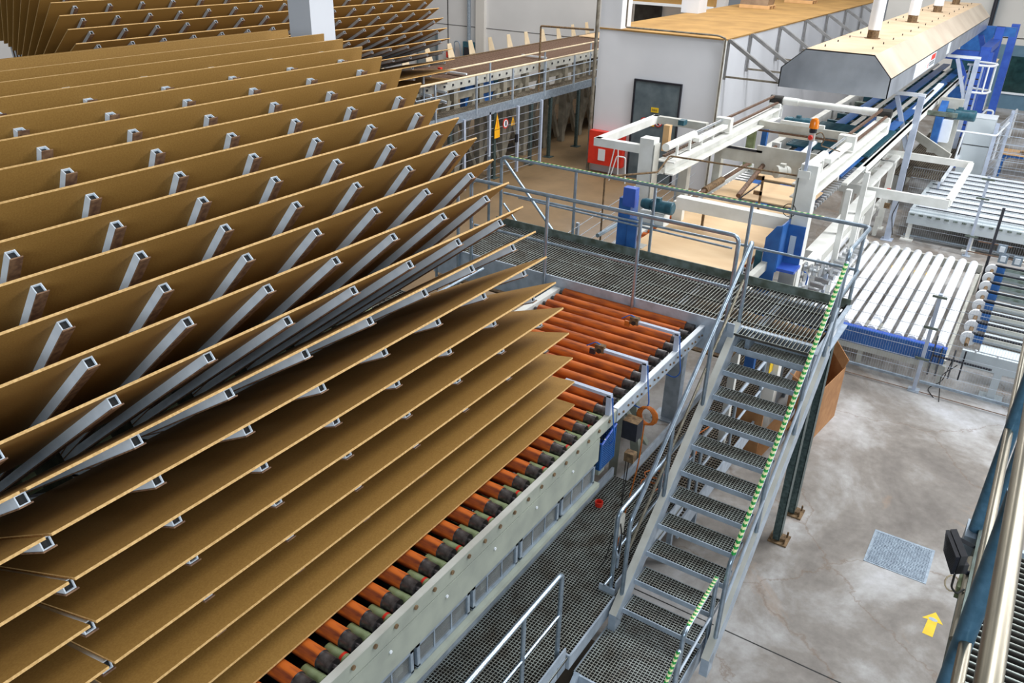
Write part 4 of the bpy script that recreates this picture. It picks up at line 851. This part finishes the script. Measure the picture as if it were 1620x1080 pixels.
# ================================================================== HOOD
t = thing('extraction_hood', 'long silver extraction hood with sloping dusty sides over the board line', 'hood', (-3.8, 25, 4.2))
Y0, Y1 = 17.3, 34.5
prof = [(-4.83, 4.22), (-4.83, 4.60), (-4.40, 4.99), (-3.11, 4.99), (-2.73, 4.60), (-2.73, 4.22)]
obj('end_panel', MB().prism([(x, Y0, z) for x, z in prof], (0, .02, 0), 'hood'), t)
obj('end_panel', MB().prism([(x, Y1, z) for x, z in prof], (0, .02, 0), 'hoodslope'), t)
def sheet(a, c, m, name, lab=None):
    (xa, za), (xc, zc) = a, c; b = MB().add([(xa, Y0, za), (xa, Y1, za), (xc, Y1, zc), (xc, Y0, zc), (xa*1.0, Y0, za-.02), (xa, Y1, za-.02), (xc, Y1, zc-.02), (xc, Y0, zc-.02)],
        [(0, 1, 2, 3), (7, 6, 5, 4), (0, 3, 7, 4), (1, 5, 6, 2), (0, 4, 5, 1), (3, 2, 6, 7)], m); o = obj(name, b, t)
    if lab: tag(o, lab)
sheet(prof[2], prof[3], 'hooddust', 'top_panel', 'flat top covered in tan dust')
sheet(prof[3], prof[4], 'hoodslope', 'slope_panel', 'sloping pale side sheet')
sheet(prof[1], prof[2], 'hoodslope', 'slope_panel')
obj('side_panel', MB().box(-2.75, -2.73, Y0, Y1, 4.22, 4.6, 'hood'), t); obj('side_panel', MB().box(-4.83, -4.81, Y0, Y1, 4.22, 4.6, 'hood'), t)
b = MB()
for k in range(16):
    for x in (-4.2, -3.35): b.box(x, x+.02, 17.9+k*1.04+(.3 if x > -4 else 0), 17.92+k*1.04+(.3 if x > -4 else 0), 4.99, 5.03, 'dark')
obj('bolt', b, t)
for k, y in enumerate((20.2, 25.0, 29.2, 33.2)):
    p = thing('extraction_duct', f'white round extraction duct rising from the hood roof, {["nearest", "second", "third", "farthest"][k]}', 'duct', (-3.76, y, 4.99), 'white ducts on the hood')
    obj('duct_pipe', MB().tube((-3.76, y, 5.17), (-3.76, y, 8.5), .135, 'whiteroll', 20), p, True)
    b = MB().lathe((-3.76, y, 4.99), (0, 0, 1), [(0, .17), (.01, .17), (.01, .12), (.2, .12)], 'rust', 16); obj('duct_collar', b, p, True)
# banner
t = thing('hood_banner', 'white company banner with a red square on the side of the hood', 'sign', (-2.72, 21.4, 4.25))
obj('banner_sheet', MB().box(-2.728, -2.722, 20.0, 22.8, 4.25, 4.57, 'signwhite'), t)
obj('red_square', MB().box(-2.722, -2.719, 22.1, 22.7, 4.43, 4.55, 'red'), t)
b = MB()
def glyphs(mb, y, z, w, h, s, m, x=-2.722):
    F5 = {'E': ['111', '100', '110', '100', '111'], 'S': ['111', '100', '111', '001', '111'], 'I': ['010', '010', '010', '010', '010'], 'M': ['101', '111', '111', '101', '101'], 'P': ['111', '101', '111', '100', '100'],
          'L': ['100', '100', '100', '100', '111'], 'K': ['101', '101', '110', '101', '101'], 'A': ['111', '101', '111', '101', '101'], 'O': ['111', '101', '101', '101', '111'], 'R': ['111', '101', '110', '101', '101'], 'T': ['111', '010', '010', '010', '010']}
    for ch in s:
        for r_, row in enumerate(F5.get(ch, ['000']*5)):
            for c_, v in enumerate(row):
                if v == '1': mb.box(x, x+.002, y+c_*w/4, y+(c_+1)*w/4, z+h-(r_+1)*h/5, z+h-r_*h/5, m)
        y += w
glyphs(b, 21.75, 4.29, .13, .10, 'E', 'red')
for k in range(6): b.box(-2.722, -2.720, 21.95+.13*k, 22.04+.13*k, 4.31, 4.40, 'black'); b.box(-2.720, -2.718, 21.98+.13*k, 22.01+.13*k, 4.335, 4.375, 'signwhite')
for k in range(14): b.box(-2.722, -2.720, 20.2+.1*k, 20.26+.1*k, 4.34, 4.34+.03+.03*(k % 3 == 0), 'cabinet')
obj('lettering', b, t)
b = MB().box(-2.728, -2.722, 24.75, 25.2, 4.30, 4.58, 'signwhite'); tag(obj('hood_label', b), 'small white plate on the hood side farther along', 'sign')

# ---------------- blue press frames and stairs beyond
t = thing('blue_press_frame', 'tall bright blue steel frame beyond the end of the hood', 'frame', (-2.4, 34, 0))
for k, (x, y, h) in enumerate(((-2.35, 31.5, 3.8), (-2.3, 34.5, 4.3), (-1.95, 36.0, 4.3))): obj('post', MB().box(x-.13, x+.13, y-.13, y+.13, 0, h, 'blueb'), t)
obj('top_beam', MB().box(-3.9, -2.1, 31.4, 31.6, 3.45, 3.75, 'blueb').box(-3.6, -1.8, 34.4, 34.6, 4.0, 4.3, 'blue').box(-2.5, -2.2, 31.5, 34.6, 3.7, 3.9, 'blueb').bar((-3.1, 31.5, 3.5), (-2.45, 31.5, 2.4), .16, .16, 'blueb').bar((-2.9, 34.5, 4.1), (-2.4, 34.5, 2.9), .16, .16, 'blueb'), t)
obj('side_panel', MB().box(-3.6, -2.6, 36.5, 36.7, 0, 3.9, 'blue').box(-3.4, -2.5, 33.0, 33.1, 2.4, 3.6, 'teal'), t)
t = thing('ladder_cage', 'white tubular cage basket in front of the blue press frame', 'cage', (-2.0, 30, 2.4))
b = MB()
for z in (3.55, 2.75): b.path([(-2.6, 29.6, z), (-1.9, 29.6, z), (-1.8, 30.3, z), (-2.4, 30.5, z)], .035, 'signwhite', 8, .2)
for x, y in ((-2.0, 29.6), (-1.85, 30.1), (-2.35, 29.6)): b.tube((x, y, 2.75), (x, y, 3.55), .025, 'signwhite', 8)
obj('cage_tube', b, t, True)
b = MB().box(-2.55, -2.5, 29.8, 29.85, 1.0, 3.5, 'lav').box(-2.2, -2.15, 29.8, 29.85, 1.0, 3.5, 'lav')
for k in range(12): b.box(-2.5, -2.2, 29.8, 29.84, 1.1+.2*k, 1.13+.2*k, 'black')
obj('ladder', b, t)
b = MB().box(-3.0, -2.9, 29.3, 29.4, 2.9, 3.0, 'black').box(-3.0, -2.92, 29.28, 29.3, 2.62, 2.72, 'red').box(-3.0, -2.92, 29.28, 29.3, 2.74, 2.82, 'tapegreen')
tag(obj('signal_light', b), 'small red and green signal lights near the ladder cage', 'light')
motor('electric_motor', (-2.5, 25.4, 2.75), (1, 0, 0), .14, .8, 'teal', 'teal motor beside the light blue belt cover under the hood')
b = MB().prism([(-2.62, 25.0, 1.9), (-2.62, 25.0, 2.7), (-2.62, 25.5, 3.05), (-2.62, 25.7, 2.6), (-2.62, 25.3, 1.85)], (.18, 0, 0), 'blue'); b.box(-2.45, -2.2, 25.2, 25.5, 2.0, 2.6, 'signwhite').box(-2.7, -2.1, 25.6, 25.8, 1.6, 3.1, 'greywhite')
tag(obj('belt_cover', b), 'slanted light blue belt cover beside a teal motor', 'cover')
t = thing('tilt_bracket', 'slotted white tilted bracket on a dark cross bar beside the hood', 'bracket', (-2.8, 24, 2.6))
obj('slotted_arm', MB().bar((-3.05, 23.9, 2.95), (-2.75, 25.6, 3.45), .13, .05, 'signwhite').bar((-3.0, 24.3, 3.10), (-2.85, 25.1, 3.33), .04, .055, 'dark'), t)
obj('cross_bar', MB().box(-4.6, -2.05, 24.2, 24.35, 2.85, 2.95, 'plate').box(-4.6, -2.1, 24.7, 24.75, 2.75, 2.8, 'black'), t)
b = MB()
for k in range(18): b.box(-4.6, -2.9, 17.5+.16*k, 17.56+.16*k, 2.7, 2.74, 'teal')
t = thing('service_platform', 'small grey grating platform right of the hood with white edge rail', 'platform', (-3, 28, .8))
obj('grating', grating(MB(), -3.35, -2.1, 24.9, 31.5, 1.02, 'gratebrown', .06, .09, .012, .012, .03), t)
obj('edge_rail', MB().bar((-2.05, 24.9, 1.05), (-2.05, 31.5, 1.05), .06, .1, 'signwhite').bar((-2.1, 24.9, .4), (-2.1, 24.9, 1.0), .06, .06, 'lav').box(-3.4, -2.05, 31.5, 31.6, .98, 1.12, 'greywhite').box(-3.4, -3.3, 25, 31.5, 0, .98, 'greywhite').box(-2.15, -2.05, 31.4, 31.5, 0, 1, 'greywhite'), t)
# cabinet
t = thing('control_cabinet', 'pale grey control cabinet with a hatch line standing behind the belt table', 'cabinet', (-1.7, 28.5, 0))
obj('cabinet_body', MB().box(-2.05, -1.33, 28.2, 28.8, .45, 2.25, 'cabinet').box(-2.06, -1.32, 28.19, 28.81, 2.25, 2.29, 'signwhite').box(-2.05, -1.33, 28.19, 28.2, 1.44, 1.46, 'dark'), t)
obj('plinth', MB().box(-2.1, -1.28, 28.15, 28.9, 0, .42, 'galv'), t)
t = thing('handrail', 'bright handrail in front of the pale grey control cabinet', 'handrail', (-1.6, 27.8, 0))
obj('top_rail', MB().path([(-2.35, 27.7, 1.9), (-1.2, 27.7, 1.9), (-1.05, 29.8, 1.95)], .03, 'signwhite', 8, .1), t, True)
obj('post', MB().tube((-2.1, 27.7, 1.0), (-2.05, 27.7, 1.9), .03, 'signwhite'), t, True)
t = thing('mesh_fence', 'tall wire fence with grey posts right of the control cabinet', 'fence', (-.9, 28.5, 0))
for x, y in ((-1.25, 28.0), (-1.05, 30.6), (.3, 28.0)): obj('post', MB().box(x-.05, x+.05, y-.05, y+.05, 0, 2.2, 'lav'), t)
for (xa, ya), (xb, yb) in (((-1.25, 28.0), (-1.05, 30.6)), ((-1.25, 28.0), (.3, 28.0)), ((-1.05, 30.6), (1.5, 30.6))):
    b = MB(); 
    for k in range(9): b.bar((xa, ya, .2+.24*k), (xb, yb, .2+.24*k), .012, .016, 'wire')
    n = 14
    for k in range(n): u = k/n; b.bar((xa+(xb-xa)*u, ya+(yb-ya)*u, .2), (xa+(xb-xa)*u, ya+(yb-ya)*u, 2.12), .004, .004, 'wire', up=(0, 1, 0))
    obj('mesh_panel', b, t)
t = thing('work_table', 'small table with a light wood top and dark blue legs at the right edge', 'table', (-.4, 31.3, 0))
obj('tabletop', MB().box(-1.05, .6, 31.0, 31.8, .74, .79, 'tabletop'), t)
for x, y in ((-1.0, 31.05), (-1.0, 31.7), (.5, 31.05), (.5, 31.7)): obj('leg', MB().box(x, x+.05, y, y+.05, 0, .74, 'blue'), t)
obj('brace', MB().box(-1.0, .55, 31.04, 31.08, .66, .74, 'blue').bar((-.97, 31.06, .5), (-.8, 31.06, .7), .03, .03, 'blue'), t)
b = MB().box(-.55, .3, 31.1, 31.3, .79, .86, 'rust'); tag(obj('steel_bar', b), 'short brown steel bar lying on the light wood table', 'bar')
t = thing('handrail', 'white tubular stair handrail beside the control cabinet', 'handrail', (-2, 33, 0))
obj('top_rail', MB().path([(-2.25, 30.5, 1.2), (-2.05, 34.5, 1.5), (-1.8, 34.5, 1.5), (-1.85, 34.2, .2)], .035, 'signwhite', 8, .1).path([(-2.15, 31.8, .3), (-2.15, 32.4, 1.3)], .03, 'signwhite', 8, 0), t, True)
t = thing('wall_cabinet', 'pale grey electrical cabinet with a blue labelled plate near the far door', 'cabinet', (-2.6, 41, 0))
obj('cabinet_body', MB().box(-3.1, -2.5, 40.5, 41.0, .5, 2.5, 'cabinet').box(-3.12, -2.48, 40.4, 41.1, 2.5, 2.54, 'cream'), t)
obj('label_plate', MB().box(-3.25, -2.85, 40.4, 40.45, .55, .95, 'cabinet').box(-3.15, -2.98, 40.38, 40.4, .66, .86, 'blue'), t)
obj('stand', MB().box(-3.12, -2.5, 40.6, 40.9, 0, .5, 'blueb').box(-3.2, -3.1, 40.5, 40.7, 0, 2.5, 'blueb'), t)
t = thing('handrail', 'short mesh railing by the far door at the right edge', 'handrail', (-1, 36, 0))
obj('top_rail', MB().path([(-1.35, 33.5, 0), (-1.35, 33.5, 1.1), (-1.2, 38, 1.1), (-1.2, 38, 0)], .04, 'signwhite', 8, .1), t, True)
obj('mesh_panel', MB().box(-1.35, -1.33, 33.5, 38, .1, .14, 'wire').bar((-1.35, 33.5, .5), (-1.2, 38, .5), .02, .02, 'wire').bar((-1.35, 33.5, .8), (-1.2, 38, .8), .02, .02, 'wire'), t)
b = MB().tube((-3.45, 44.6, 0), (-3.45, 44.6, 9), .09, 'black', 10); tag(obj('downpipe', b), 'black vertical pipe on the far right wall corner', 'pipe')

# ================================================================== REAR CONVEYOR (left background)
t = thing('roller_conveyor', 'rear roller table with dark rollers and bolted grey side rail on heavy legs', 'conveyor', (-16, 26, 0))
pr = obj('roller', MB().tube((-17.4, 19.4, 2.90), (-14.85, 19.4, 2.90), .06, 'chain', 10), t, True)
for k in range(1, 77):
    o = pr.copy(); COL.objects.link(o); o.parent = t; o.location = pr.location+Vector((0, .19*k, 0))
b = MB().box(-14.82, -14.74, 17.5, 34.2, 2.72, 2.97, 'greywhite')
for k in range(41): b.box(-14.74, -14.72, 17.8+.4*k, 17.87+.4*k, 2.82, 2.88, 'black')
b.box(-17.5, -17.42, 17.5, 34.2, 2.78, 2.97, 'rust'); obj('side_rail', b, t)
for k in range(12):
    y = 18.2+1.3*k
    b = MB().box(-14.95, -14.75, y, y+.2, 0, 2.7, 'olivegrey').box(-17.4, -17.2, y, y+.2, 0, 2.7, 'olivegrey')
    if k < 11: b.bar((-14.9, y+.2, .2), (-14.9, y+1.2, 2.4), .16, .16, 'olivegrey').bar((-14.9, y+1.2, .2), (-14.9, y+.2, 2.4), .14, .14, 'olivegrey')
    obj('leg', b, t)
b = MB().box(-15.0, -14.9, 17.5, 34.2, 2.35, 2.55, 'olivegrey').box(-16.9, -15.4, 17.5, 34.2, .3, .6, 'rust'); obj('lower_frame', b, t)
b = MB()
for k in range(12): b.prism([(-17.55, 19.3+1.2*k, 2.97), (-17.55, 19.65+1.2*k, 2.97), (-17.60, 19.5+1.2*k, 3.42), (-17.60, 19.3+1.2*k, 3.42)], (.02, 0, 0), 'cream')
tag(obj('guide_paddle', b, t), 'cream upright paddles')
tag(obj('blue_panel', MB().box(-15.2, -15.0, 20.4, 21.9, 1.7, 2.65, 'blue').box(-15.2, -15.0, 22.0, 22.7, 1.8, 2.6, 'teal'), t), 'blue panels under the rail')
obj('sensor_arm', MB().box(-15.9, -14.9, 20.3, 20.36, 3.0, 3.05, 'signwhite').box(-15.95, -15.85, 20.28, 20.38, 3.0, 3.12, 'red').box(-15.9, -14.9, 24.9, 24.96, 3.0, 3.05, 'signwhite'), t)
b = MB().box(-17.3, -14.9, 31.5, 34.2, 2.97, 3.0, 'boardpale'); tag(obj('fibreboard_panel', b), 'tan board lying at the far end of the rear roller table', 'board')
t = thing('elevated_walkway', 'narrow raised walkway with double handrails along the rear roller table', 'walkway', (-14.3, 24, 2.1))
obj('deck', grating(MB(), -14.62, -14.0, 16.8, 34, 2.19, 'gratebrown', .06, .12, .02, .02, .03).box(-14.62, -14.0, 16.8, 34, 2.150, 2.157, 'gratebrown'), t)
obj('edge_channel', MB().box(-14.0, -13.96, 16.8, 34, 1.98, 2.24, 'galv'), t)
for k in range(9):
    y = 17.6+1.9*k; obj('post', MB().box(-13.99, -13.94, y, y+.05, 2.1, 3.2, 'galvlight'), t)
for k in range(6):
    y = 17.9+3.2*k; obj('inner_post', MB().box(-14.62, -14.58, y, y+.05, 2.1, 3.3, 'galvlight'), t)
obj('handrail', MB().tube((-13.96, 16.8, 3.2), (-13.96, 34, 3.2), .03, 'cream', 8).tube((-13.96, 16.8, 2.85), (-13.96, 34, 2.85), .016, 'galvlight', 8).tube((-13.96, 16.8, 2.52), (-13.96, 34, 2.52), .016, 'galvlight', 8).tube((-14.6, 16.8, 3.32), (-14.6, 34, 3.32), .025, 'cream', 8), t, True)
for y in (18.3, 20.5, 22.6, 23.8, 25.7, 29): obj('leg', MB().box(-14.04, -13.96, y-.06, y+.06, 0, 2.0, 'legdark').box(-14.14, -13.86, y-.14, y+.14, 0, .02, 'legdark'), t)
b = MB().path([(-14.0, 23.0, 2.3), (-14.0, 23.0, 4.25), (-12.3, 23.3, 4.25)], .03, 'rust', 8, .04)
tag(obj('conduit_pipe', b), 'thin pipe arch rising from the raised walkway and meeting the enclosure', 'pipe')
# gate fence
t = thing('wire_gate', 'grey wire fence gate with warning signs in front of the raised walkway', 'gate', (-13.9, 20.8, 0))
for (x, y) in ((-13.95, 18.9), (-14.0, 20.24), (-13.85, 21.58), (-13.8, 22.9)): obj('post', MB().box(x-.04, x+.04, y-.04, y+.04, 0, 2.05, 'lav'), t)
for (xa, ya), (xb, yb) in (((-13.95, 18.9), (-14.0, 20.24)), ((-14.0, 20.24), (-13.85, 21.58)), ((-13.85, 21.58), (-13.8, 22.9)), ((-13.6, 17.0), (-13.95, 18.9))):
    b = MB()
    for k in range(9): b.bar((xa, ya, .1+.24*k), (xb, yb, .1+.24*k), .01, .014, 'wire')
    for k in range(24): u = k/24; b.bar((xa+(xb-xa)*u, ya+(yb-ya)*u, .1), (xa+(xb-xa)*u, ya+(yb-ya)*u, 2.0), .003, .003, 'wiredark', up=(0, 1, 0))
    obj('mesh_panel', b, t)
b = MB().prism([(-13.93, 20.42, 1.50), (-13.93, 20.70, 1.50), (-13.93, 20.56, 1.95)], (.01, 0, 0), 'yellowsign').box(-13.93, -13.92, 20.42, 20.70, 1.24, 1.48, 'yellowsign').prism([(-13.89, 21.25, 1.50), (-13.89, 21.47, 1.50), (-13.89, 21.36, 1.78)], (.01, 0, 0), 'yellowsign')
b.lathe((-13.92, 21.0, 1.60), (1, 0, 0), [(0, .15), (.01, .15)], 'red', 16); b.lathe((-13.91, 21.0, 1.60), (1, 0, 0), [(0, .11), (.006, .11)], 'signwhite', 16); b.box(-13.905, -13.895, 20.97, 21.03, 1.54, 1.68, 'black').box(-13.93, -13.915, 20.55, 20.57, 1.56, 1.78, 'red').box(-13.88, -13.875, 21.34, 21.38, 1.55, 1.66, 'black')
tag(obj('warning_sign', b, t), 'orange triangle signs and a round red ring sign')
obj('latch', MB().box(-13.86, -13.80, 21.46, 21.56, .95, 1.2, 'black'), t)
# low wire railing on the dusty floor
t = thing('wire_railing', 'low wire railing crossing the floor from the bridge toward the enclosure', 'fence', (-8, 16, 0))
for x, y in ((-7.2, 13.5), (-7.4, 16.5), (-7.6, 19.5)): obj('post', MB().box(x-.03, x+.03, y-.03, y+.03, 0, 1.85, 'galvlight'), t)
b = MB()
for k in range(8): b.bar((-7.0, 11.5, .2+.23*k), (-7.7, 21.0, .2+.23*k), .008, .012, 'wire')
obj('wire_panel', b, t)
# wall fittings in the left background
b = MB().box(-25.3, -24.68, 34.2, 34.35, .6, 1.85, 'teal').box(-25.2, -24.8, 34.15, 34.2, 1.2, 1.6, 'black').box(-25.05, -24.85, 34.13, 34.2, .95, 1.05, 'yellow').box(-25.3, -25.15, 34.15, 34.25, .45, .6, 'red').box(-25.1, -24.95, 34.15, 34.25, .45, .6, 'red')
tag(obj('switch_panel', b), 'dark teal switch panel on the back wall below a vertical conduit', 'panel')
b = MB().tube((-25.0, 34.3, 1.8), (-25.0, 34.3, 9), .09, 'galv', 12); tag(obj('wall_conduit', b), 'thick grey vertical conduit on the back wall above the switch panel', 'pipe')
b = MB().box(-26.35, -26.05, 34.2, 34.4, 1.0, 1.3, 'red').lathe((-26.2, 34.3, 1.3), (0, 0, 1), [(0, .17), (.15, .17), (.2, .1)], 'greywhite', 14).box(-26.25, -26.0, 34.2, 34.4, .75, 1.02, 'black')
tag(obj('wall_horn', b), 'red and grey alarm horn on the back wall beside the grey door', 'alarm')
b = MB().path([(-25.9, 34.3, .8), (-25.9, 34.3, 1.8), (-25.6, 34.3, 1.82), (-25.4, 34.3, .7)], .03, 'galv', 8, .15); tag(obj('bent_pipe', b), 'thin bent pipe loop on the back wall between horn and switch panel', 'pipe')
b = MB().prism([(-16.35, 33.5, 4.3), (-12.4, 33.5, 4.3), (-12.4, 33.5, 6), (-15.6, 33.5, 6)], (0, .3, 0), 'rooftan').box(-16.4, -12.4, 33.4, 33.5, 4.22, 4.32, 'signwhite').box(-16.2, -15.0, 34.3, 34.48, 2.9, 4.2, 'dark')
tag(obj('canopy', b), 'brown sloped canopy over a dark opening in the back wall', 'canopy')

# ================================================================== CATWALK (right, near)
t = thing('catwalk', 'steel grating catwalk at the lower right corner close to the camera', 'walkway', (.7, 1.5, 4.9))
obj('grating', grating(MB(), .24, 1.3, -.8, 3.05, 4.93, 'grate', .1, .033, .006, .004, .03), t)
obj('edge_channel', MB().box(.19, .20, -.8, 3.1, 4.80, 5.02, 'plate').box(.20, .235, -.8, 3.1, 4.80, 4.81, 'plate').box(.20, 1.3, 3.05, 3.07, 4.82, 4.95, 'galv'), t)
b = MB()
for y in (.2, 1.6, 2.9): b.box(.24, 1.3, y, y+.06, 4.78, 4.89, 'galv')
b.box(.3, .4, 2.7, 2.8, 0, 4.8, 'galv') if False else None
obj('cross_beam', b, t)
t = thing('handrail', 'near railing with tan horizontal tubes and blue grey posts at the right edge', 'handrail', (.17, 1.5, 4.9))
obj('top_rail', MB().tube((.165, -.8, 5.9), (.165, 5.0, 5.9), .022, 'tantube', 16), t, True)
obj('mid_rail', MB().tube((.172, -.8, 5.45), (.172, 5.0, 5.45), .015, 'tantube', 14), t, True)
for y, zb in ((1.86, 4.82), (3.02, 4.9)): obj('post', MB().tube((.17 if y < 2 else .18, y, zb), (.165 if y < 2 else .18, y, 5.9), .024, 'bluetube', 16), t, True)
obj('post', MB().tube((.25, 3.3, 4.9), (.25, 3.3, 5.9), .024, 'bluetube', 16), t, True)
obj('bracket', MB().box(.15, .2, 2.96, 3.08, 4.85, 5.0, 'galv').box(.15, .2, 1.8, 1.92, 4.84, 4.98, 'galv').lathe((.14, 3.0, 4.93), (1, 0, 0), [(0, .012), (.07, .012)], 'rust', 8), t)
t = thing('floodlight', 'black rectangular LED floodlight mounted outside the near railing', 'floodlight', (.12, 2.45, 5.25))
T_, R_, B_, L_ = (Vector(p) for p in ((.090, 2.67, 5.20), (.140, 2.54, 5.20), (.145, 2.64, 5.05), (.105, 2.76, 5.05)))
n_ = (R_-T_).cross(L_-T_).normalized(); n_ = n_ if n_.dot(Vector((0, 0, 7))-T_) > 0 else -n_
obj('lamp_body', MB().prism([T_, R_, B_, L_], -n_*.02, 'black').prism([T_.lerp(B_, .12), R_.lerp(B_, .12).lerp(T_, .1), B_.lerp(T_, .12), L_.lerp(T_, .12)], n_*.004, 'black'), t)
b = MB()
for k in range(14):
    u = (k+.5)/14; b.bar(T_.lerp(L_, u)+n_*.008, R_.lerp(B_, u)+n_*.008, .003, .012, 'black', up=n_)
obj('cooling_fins', b, t)
obj('bracket', MB().bar(T_.lerp(L_, .3)-n_*.01, (.19, 2.91, 5.0), .014, .014, 'black').bar(B_.lerp(L_, .3)-n_*.01, (.195, 2.74, 5.0), .014, .014, 'black').tube(T_.lerp(L_, .3)-n_*.02, T_.lerp(L_, .3)+n_*.012, .008, 'galv', 8), t)
obj('driver_box', MB().prism([R_.lerp(B_, .5), B_, B_.lerp(L_, .5), R_.lerp(B_, .5).lerp(L_, .4)], -n_*.035, 'black'), t)
obj('cable', MB().path([B_, B_+Vector((0, -.05, -.02)), B_+Vector((.02, -.06, -.03)), B_+Vector((.04, -.01, -.04))], .004, 'cable', 6, .03), t)
b = MB().tube((.188, 2.83, 5.0), (.188, 2.40, 4.98), .013, 'tantube', 10); tag(obj('conduit_pipe', b), 'short tan conduit pipe below the floodlight', 'pipe')
b = MB().box(.165, .188, 2.66, 2.74, 4.94, 4.99, 'green'); tag(obj('junction_box', b), 'small pale green junction box behind the floodlight cable', 'box')
b = MB().path([(.148+.022*math.cos(a*.5236), 2.68+.032*math.sin(a*.5236), 4.98+.01*math.sin(a*.5236)) for a in range(12)], .003, 'cream', 6, 0, closed=True); tag(obj('cable_loop', b), 'yellow cable loop below the floodlight', 'cable')
